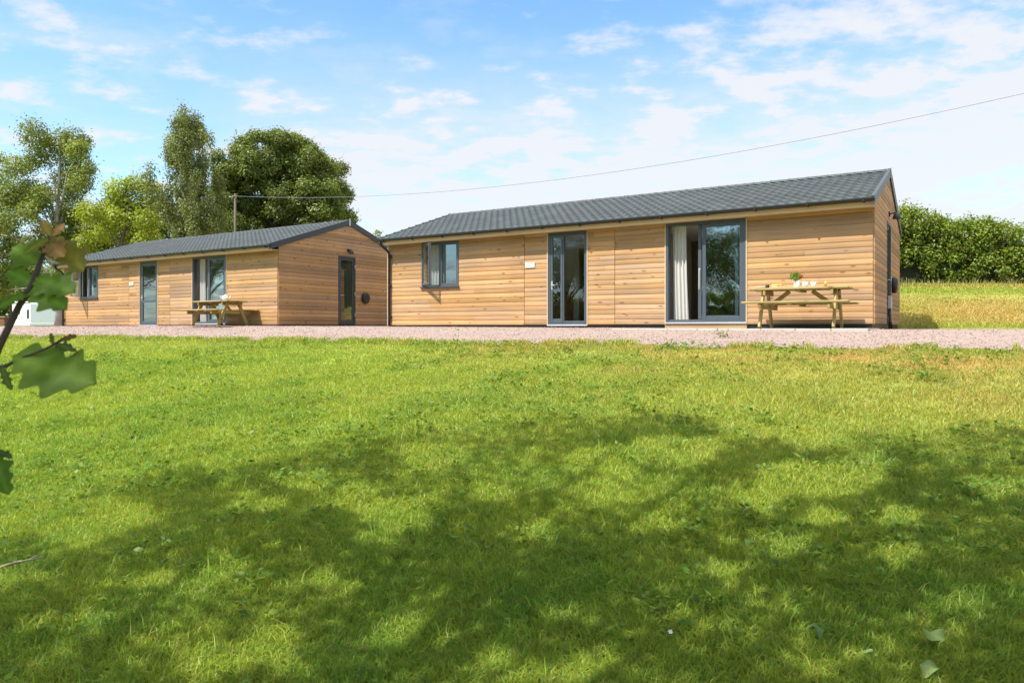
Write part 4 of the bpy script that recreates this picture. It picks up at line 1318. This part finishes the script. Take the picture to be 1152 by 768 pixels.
def sapling():
    rs = random.Random(12)
    D = .85
    gx, gy = -.98, .78
    gz = float(ground_h(np.array([gx]), np.array([gy]))[0])
    root = thing('oak_sapling', (gx, gy, gz), 0, 'young oak sapling close to the camera with lobed green leaves and a reddish tip', 'sapling')
    o0 = Vector((gx, gy, gz))
    W = lambda px, py, dep: at(px, py, dep) - o0
    mb = MB()
    stem = [Vector((0, 0, -.03)), Vector((.06, .01, .55)), W(-75, 560, .82), W(-28, 452, .83), W(0, 388, .84), W(22, 343, .85), W(36, 322, .85), W(47, 290, .86), W(57, 266, .86)]
    mb.tube(stem, [.009, .0075, .006, .0048, .0040, .0036, .0040, .0026, .0018], 8)
    mb.tube([stem[3], W(-12, 415, .80), W(8, 411, .78), W(20, 404, .775)], [.003, .0025, .0022, .0015], 7)
    mb.tube([stem[2], W(-40, 520, .74), W(-8, 508, .72)], [.003, .0022, .0015], 6)
    mb.tube([W(20, 404, .775), W(42, 396, .77), W(58, 389, .77), W(68, 383, .77)], [.0016, .0014, .0012, .0016], 6)
    mb.build('stem', M['twig'], root)
    def leaf(b, t, nrm, col, db, dt, ws=1.0, curl=.18):
        m = MB(); m.tint = col
        oak_leaf(m, W(b[0], b[1], db), W(t[0], t[1], dt), nrm, rs, ws, curl)
        m.build('leaf', M['oakleaf'], root)
    up = (.1, -.75, .65)
    leaf((57, 268), (24, 282), (0, -.7, .7), (.20, .22, .04), .86, .84, 1.0)
    leaf((57, 266), (92, 297), (.2, -.7, .6), (.22, .19, .045), .86, .84, .9)
    leaf((57, 266), (46, 246), (0, -.8, .5), (.28, .19, .05), .86, .86, 1.0)
    leaf((57, 266), (72, 250), (.2, -.8, .4), (.36, .19, .085), .86, .87, .9)
    leaf((55, 270), (66, 284), (.2, -.9, .2), (.30, .17, .07), .86, .83, .9)
    leaf((40, 314), (76, 322), (.2, -.8, .5), (.14, .235, .035), .85, .82, 1.05)
    leaf((36, 322), (66, 340), (.2, -.9, .4), (.12, .205, .03), .85, .81, .85)
    leaf((30, 330), (-4, 342), (-.1, -.8, .6), (.135, .225, .035), .85, .82, 1.1)
    leaf((36, 320), (4, 300), (-.2, -.7, .6), (.14, .235, .04), .85, .86, 1.0)
    leaf((44, 298), (8, 272), (-.2, -.7, .6), (.14, .22, .04), .86, .88, 1.0)
    leaf((14, 402), (104, 428), (.05, -.80, .55), (.145, .225, .032), .775, .74, .95, .06)
    leaf((-4, 408), (-40, 396), (-.1, -.8, .5), (.075, .14, .02), .78, .77, 1.0)
    leaf((2, 412), (10, 437), (.1, -.9, .3), (.075, .12, .02), .78, .77, .6)
    leaf((66, 384), (84, 376), (.1, -.8, .5), (.13, .08, .04), .77, .77, .8)
    leaf((62, 387), (83, 392), (.1, -.8, .5), (.08, .11, .03), .77, .76, .6)
    leaf((60, 388), (56, 374), (0, -.8, .5), (.10, .11, .03), .77, .77, .7)
    leaf((-8, 506), (5, 556), (.1, -.9, .3), (.09, .16, .025), .72, .71, .9)
    leaf((-8, 506), (11, 512), (.1, -.8, .5), (.07, .10, .03), .72, .71, .5)
sapling()

# fallen leaves, scrap, stick, weeds in the gravel
def on_lawn(px, py):
    for Y in np.arange(2.3, 12, .005):
        X = (px-576)/F_PX*Y
        if (HORIZON-py)/F_PX*Y <= float(ground_h(np.array([X]), np.array([Y]))[0]) + .05: return X, Y
    return X, Y
for i, (px, py, sz, rz, lb) in enumerate(((1050, 717, 0.079, .2, 'large pale round leaf lying on the grass near the right edge'), (918, 711, 0.072, 1.2, 'dull blue green round leaf half sunk in the grass, leftmost of four'), (977, 738, 0.050, 2.0, 'small pale round leaf between two larger fallen leaves'), (1046, 755, 0.065, .4, 'pale curled leaf at the bottom edge below the large pale leaf'))):
    X, Y = on_lawn(px, py)
    n = 18; vs = [(0, 0, .004)]; fs = []
    for k in range(n):
        a = 2*math.pi*k/n; r = sz*.5*(1+.10*math.sin(5*a+i)+.06*math.sin(9*a)) 
        vs.append((r*1.15*math.cos(a), r*.8*math.sin(a), .012*math.cos(2*a+i) + .01*math.sin(3*a)))
    for k in range(n): fs.append((0, 1+k, 1+(k+1) % n))
    m_ = MB(); m_.tint = (.24, .33, .11) if i != 1 else (.15, .25, .08); m_.add(vs, fs, True)
    o = m_.build('fallen_leaf', M['leaf']); tag(o, lb, 'leaf', 'pale round leaves on the lawn')
    o.location = (X, Y, float(ground_h(np.array([X]), np.array([Y]))[0]) + .062); o.rotation_euler = (.35, -.12*(i-1), rz)
X, Y = on_lawn(754, 721)
mb = MB()
for k in range(6):
    a = 2*math.pi*k/6; mb.add([(0, 0, 0), (.012*math.cos(a-.4), .012*math.sin(a-.4), .006), (.021*math.cos(a), .021*math.sin(a), .004+.004*(k % 2)), (.012*math.cos(a+.4), .012*math.sin(a+.4), .006)], [(0, 1, 2, 3)])
o = mb.build('white_petal', M['china']); o.scale = (.55, .55, .55); o.location = (X, Y, float(ground_h(np.array([X]), np.array([Y]))[0])+.085); o.rotation_euler = (.6, .1, 0)
tag(o, 'small white flower head in the shaded grass', 'flower')
X, Y = on_lawn(-6, 641); X2, Y2 = on_lawn(52, 628)
mb = MB(); zf = lambda x, y: float(ground_h(np.array([x]), np.array([y]))[0])
p, q = Vector((X, Y, zf(X, Y)+.055)), Vector((X2, Y2, zf(X2, Y2)+.06))
mb.tube([p, p.lerp(q, .35)+Vector((0, .01, .008)), p.lerp(q, .7)+Vector((0, -.006, .004)), q], [.009, .007, .005, .003], 7)
mb.tube([p.lerp(q, .6)+Vector((0, 0, .004)), p.lerp(q, .75)+Vector((.0, .05, .012))], [.004, .002], 6)
tag(mb.build('fallen_stick', plain('dead_stick', (.24, .19, .13), .8, 0, .4, 30, .4)), 'thin dead stick lying in the grass at the left edge', 'stick')
for i, (px, py, Y, lb) in enumerate(((514, 383, 13.9, 'spindly weed growing from the gravel below the open casement'), (640, 388, 12.1, 'small weed at the gravel edge below the glazed front door'), (748, 389, 12.0, 'leafy weed at the gravel edge below the patio door'), (812, 374, 12.8, 'flat weed in the gravel left of the laid picnic table'))):
    X = (px-576)/F_PX*Y; z = float(h_flat(np.array([X]), np.array([Y]))[0])
    n = 60 if i else 34
    hh = .32 if i == 0 else .12
    t = rng.random(n)
    P = np.stack([rng.normal(0, .03+.02*(i > 0), n)*(1+t), rng.normal(0, .04, n), t*hh], 1)
    me = np_mesh('gravel_weed', leaf_quads(P, rdir(n, .4), rdir(n, .7), rng.uniform(.03, .07, n), rng.uniform(.012, .03, n)), 4, np.repeat(tints(n, (.12, .19, .03), .3), 4, 0))
    o = link('gravel_weed', me, M['leaf']); o.location = (X, Y, z+.01); tag(o, lb, 'weed', 'weeds in the gravel')

# ------------------------------------------------------------------ pole and wire
px0 = at(264, 221, 33)
gz = float(ground_h(np.array([px0.x]), np.array([px0.y]))[0])
o = thing('telegraph_pole', (px0.x, px0.y, gz), 0, 'slim weathered wooden telegraph pole rising behind the left cabin roof', 'pole')
mb = MB(); mb.tube([(0, 0, -.2), (.01, 0, 3), (.02, 0, px0.z-gz+.12)], [.065, .055, .042], 12); mb.build('post', M['polewood'], o)
mb = MB(); mb.lathe([(.0, 0), (.03, 0), (.035, .05), (.02, .08), (.0, .1)], (.02, -.11, px0.z-gz-.06), 10); mb.beam((.02, -.14, px0.z-gz-.06), (.02, .05, px0.z-gz-.06), .04, .04); mb.build('insulator', M['dark_metal'], o)
p0 = px0 + Vector((0, -.11, 0)); p1 = at(1500, 20, 15.0)
pts = []
for k in range(41):
    t = k/40; p = p0.lerp(p1, t); p.z -= 4*1.2*t*(1-t); pts.append(p)
mb = MB(); mb.tube(pts, .0075, 6)
tag(mb.build('overhead_wire', M['cable']), 'thin overhead wire sagging across the sky from the telegraph pole', 'wire')
g1 = float(ground_h(np.array([p1.x]), np.array([p1.y]))[0])
o = thing('telegraph_pole', (p1.x, p1.y, g1), 0, 'telegraph pole to the right of the drive carrying the near end of the wire', 'pole')
mb = MB(); mb.tube([(0, .1, -.2), (0, .1, 3), (0, .1, p1.z-g1+.2)], [.12, .11, .09], 12); mb.build('post', M['polewood'], o)

# ------------------------------------------------------------------ caravan and crate at the far left
def caravan():
    D = 48.0; k = D/F_PX
    p = at(33, 367, D); gz = float(h_flat(np.array([p.x]), np.array([p.y]))[0])
    root = thing('caravan', (p.x, p.y, gz), R(-14), 'small white caravan with a grey side panel parked left of the far cabin', 'caravan')
    z0, z1 = .10, (HORIZON-338)*k - gz
    # local x: along the grey side (right), y: away
    ln, wd = 2.75, 1.7
    prof = [(0, z0), (0, z1-.45), (.10, z1-.12), (.35, z1), (ln-.2, z1), (ln, z1-.1), (ln, z0)]
    mb = MB()
    vs = [(x, y, z) for y in (0, 2.0) for (x, z) in prof]; n = len(prof)
    mb.add(vs, [list(range(n)), list(range(n, 2*n))[::-1]] + [(i, n+i, n+(i+1) % n, (i+1) % n) for i in range(n)])
    mb.build('body', M['caravan'], root)
    mb = MB(); mb.box(.12, ln-.03, -.02, -.002, z0+.22, z1-.22, .006); mb.build('side_panel', M['greypanel'], root)
    mb = MB(); mb.box(.05, ln, -.014, -.001, z0+.02, z0+.17); mb.build('skirt', M['greypanel'], root)
    # white front room to the left
    mb = MB(); mb.box(-1.55, -.002, .1, 1.9, z0-.04, z1-.14, .05); mb.box(-1.6, .06, .05, 1.95, z1-.139, z1-.06, .02); fr = mb.build('porch', M['caravan'], root)
    for a, b, q, w in ((-1.40, -1.08, .45, .95), (-.98, -.86, .75, 1.15), (-.32, -.12, .45, 1.05)):
        mb = MB(); mb.box(a, b, .085, .0985, z0+q, z0+w, .004); mb.build('window', M['dark_metal'], root)
    mb = MB(); mb.box(-1.5, -.05, .088, .099, z0+.12, z0+.16); mb.build('trim_strip', M['zinc'], root)
    for x in (.75,):
        mb = MB(); mb.xf = Matrix.Translation((x+.5, .12, .2)) @ Matrix.Rotation(R(90), 4, 'X'); mb.lathe([(.05, 0), (.12, .02), (.18, .06), (.2, .1), (.2, -.06), (0, -.06)], n=18); mb.build('wheel', M['black'], root)
caravan()
p = at(-3, 368, 40)
o = thing('timber_crate', (p.x, p.y, float(h_flat(np.array([p.x]), np.array([p.y]))[0])), .2, 'weathered brown timber crate at the left edge beside the caravan', 'crate')
mb = MB()
for k in range(4): mb.tint = (.9+.05*k, .9, .85); mb.box(-.5, .5, -.35, .35, .02+k*.125, .135+k*.125, .012)
mb.build('slatted_side', M['floorwood'], o)
mb = MB(); mb.box(-.54, .54, -.39, .39, .522, .56, .01); mb.build('lid', M['trim'], o)

# ------------------------------------------------------------------ sky, sun
w = bpy.data.worlds.new('World'); scene.world = w; w.use_nodes = True
nt = w.node_tree; nt.nodes.clear()
out = N(nt, 'ShaderNodeOutputWorld'); bg = N(nt, 'ShaderNodeBackground')
SUN = Vector((-.869, -.636, 1.6)).normalized()
elev = math.asin(SUN.z); azim = math.atan2(SUN.x, SUN.y)
sky = N(nt, 'ShaderNodeTexSky', sky_type='NISHITA'); sky.sun_disc = False
sky.sun_elevation = elev; sky.sun_rotation = azim
sky.air_density = 1.0; sky.dust_density = .6; sky.ozone_density = 1.6
tc = N(nt, 'ShaderNodeTexCoord')
sep = N(nt, 'ShaderNodeSeparateXYZ'); L(nt, tc.outputs['Generated'], sep.inputs[0])
def MATH(op, a, b=None, c=None, clamp=False):
    n = N(nt, 'ShaderNodeMath', operation=op); n.use_clamp = clamp
    for i, v in enumerate((a, b, c)):
        if v is None: continue
        if isinstance(v, (int, float)): n.inputs[i].default_value = v
        else: nt.links.new(v, n.inputs[i])
    return n.outputs[0]
def SM(a, b, v):
    n = N(nt, 'ShaderNodeMapRange', interpolation_type='SMOOTHSTEP'); n.inputs[1].default_value = a; n.inputs[2].default_value = b
    nt.links.new(v, n.inputs[0]); return n.outputs[0]
zz = MATH('MAXIMUM', sep.outputs['Z'], .0)
den = MATH('ADD', zz, .16)
cv = N(nt, 'ShaderNodeCombineXYZ')
L(nt, MATH('DIVIDE', sep.outputs['X'], den), cv.inputs[0]); L(nt, MATH('DIVIDE', sep.outputs['Y'], den), cv.inputs[1])
mp = N(nt, 'ShaderNodeMapping'); mp.inputs['Location'].default_value = (1.7, .4, 0); L(nt, cv.outputs[0], mp.inputs[0])
big = noise(nt, mp.outputs[0], .75, 4, .5)
mp2 = N(nt, 'ShaderNodeMapping'); mp2.inputs['Scale'].default_value = (1.0, 1.25, 1); L(nt, cv.outputs[0], mp2.inputs[0])
small = noise(nt, mp2.outputs[0], 5.2, 8, .58)
soft = noise(nt, mp2.outputs[0], 1.7, 6, .6)
# cloud amount: bank of cloud low in the sky to the right, broken flecks above
el = sep.outputs['Z']
az = MATH('DIVIDE', sep.outputs['X'], MATH('MAXIMUM', sep.outputs['Y'], .2))
low = MATH('SUBTRACT', 1.0, SM(.17, .40, MATH('ADD', el, MATH('MULTIPLY', MATH('SUBTRACT', soft, .5), .16))))
lowright = MATH('MULTIPLY', low, MATH('ADD', .30, MATH('MULTIPLY', SM(-.50, -.22, az), .70)))
fleck = MATH('MULTIPLY', SM(.49, .64, MATH('ADD', MATH('MULTIPLY', small, .62), MATH('MULTIPLY', big, .42))), 1.0)
puff = SM(.50, .70, soft)
amt = MATH('ADD', MATH('MULTIPLY', lowright, MATH('ADD', .34, MATH('MULTIPLY', SM(.28, .62, MATH('ADD', MATH('MULTIPLY', soft, .6), MATH('MULTIPLY', small, .4))), .85))), MATH('MULTIPLY', MATH('ADD', MATH('MULTIPLY', fleck, .85), MATH('MULTIPLY', puff, .40)), .95), None, True)
CLOUD = (3.45, 3.48, 3.60)
blue = mixc(nt, 1.0, sky.outputs[0], (.80, 1.02, 1.06), 'MULTIPLY')
skyc = mixc(nt, MATH('MULTIPLY', amt, .92), blue, CLOUD)
# bright cloud added in the unseen overhead sky to lift the shade
fill_veil = MATH('MULTIPLY', SM(.43, .75, el), MATH('ADD', .35, soft))
skyc = mixc(nt, MATH('MULTIPLY', fill_veil, .68, None, True), skyc, (9.2, 9.1, 9.0))
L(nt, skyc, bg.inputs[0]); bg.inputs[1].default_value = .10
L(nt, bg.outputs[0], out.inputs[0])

ld = bpy.data.lights.new('sun', 'SUN'); ld.energy = 3.3; ld.angle = R(.53); ld.color = (1, .955, .88)
so = bpy.data.objects.new('sun', ld); so.location = (-20, -15, 30); so.rotation_euler = SUN.to_track_quat('Z', 'Y').to_euler(); COL.objects.link(so)

# ------------------------------------------------------------------ camera
cd = bpy.data.cameras.new('camera'); cd.sensor_width = 36; cd.lens = F_PX/1152*36
cd.shift_y = -(384-HORIZON)/1152
cd.clip_start = .05; cd.clip_end = 3000
cd.dof.use_dof = True; cd.dof.focus_distance = 17; cd.dof.aperture_fstop = 15.0
co = bpy.data.objects.new('camera', cd); co.location = (0, 0, 0); co.rotation_euler = (R(90), 0, 0); COL.objects.link(co)
scene.camera = co
vs_ = scene.view_settings
vs_.view_transform = 'Standard'; vs_.look = 'None'; vs_.gamma = 1; vs_.use_curve_mapping = False; vs_.exposure = 1.4
scene.cycles.max_bounces = 8; scene.cycles.transparent_max_bounces = 16
scene.cycles.use_denoising = True
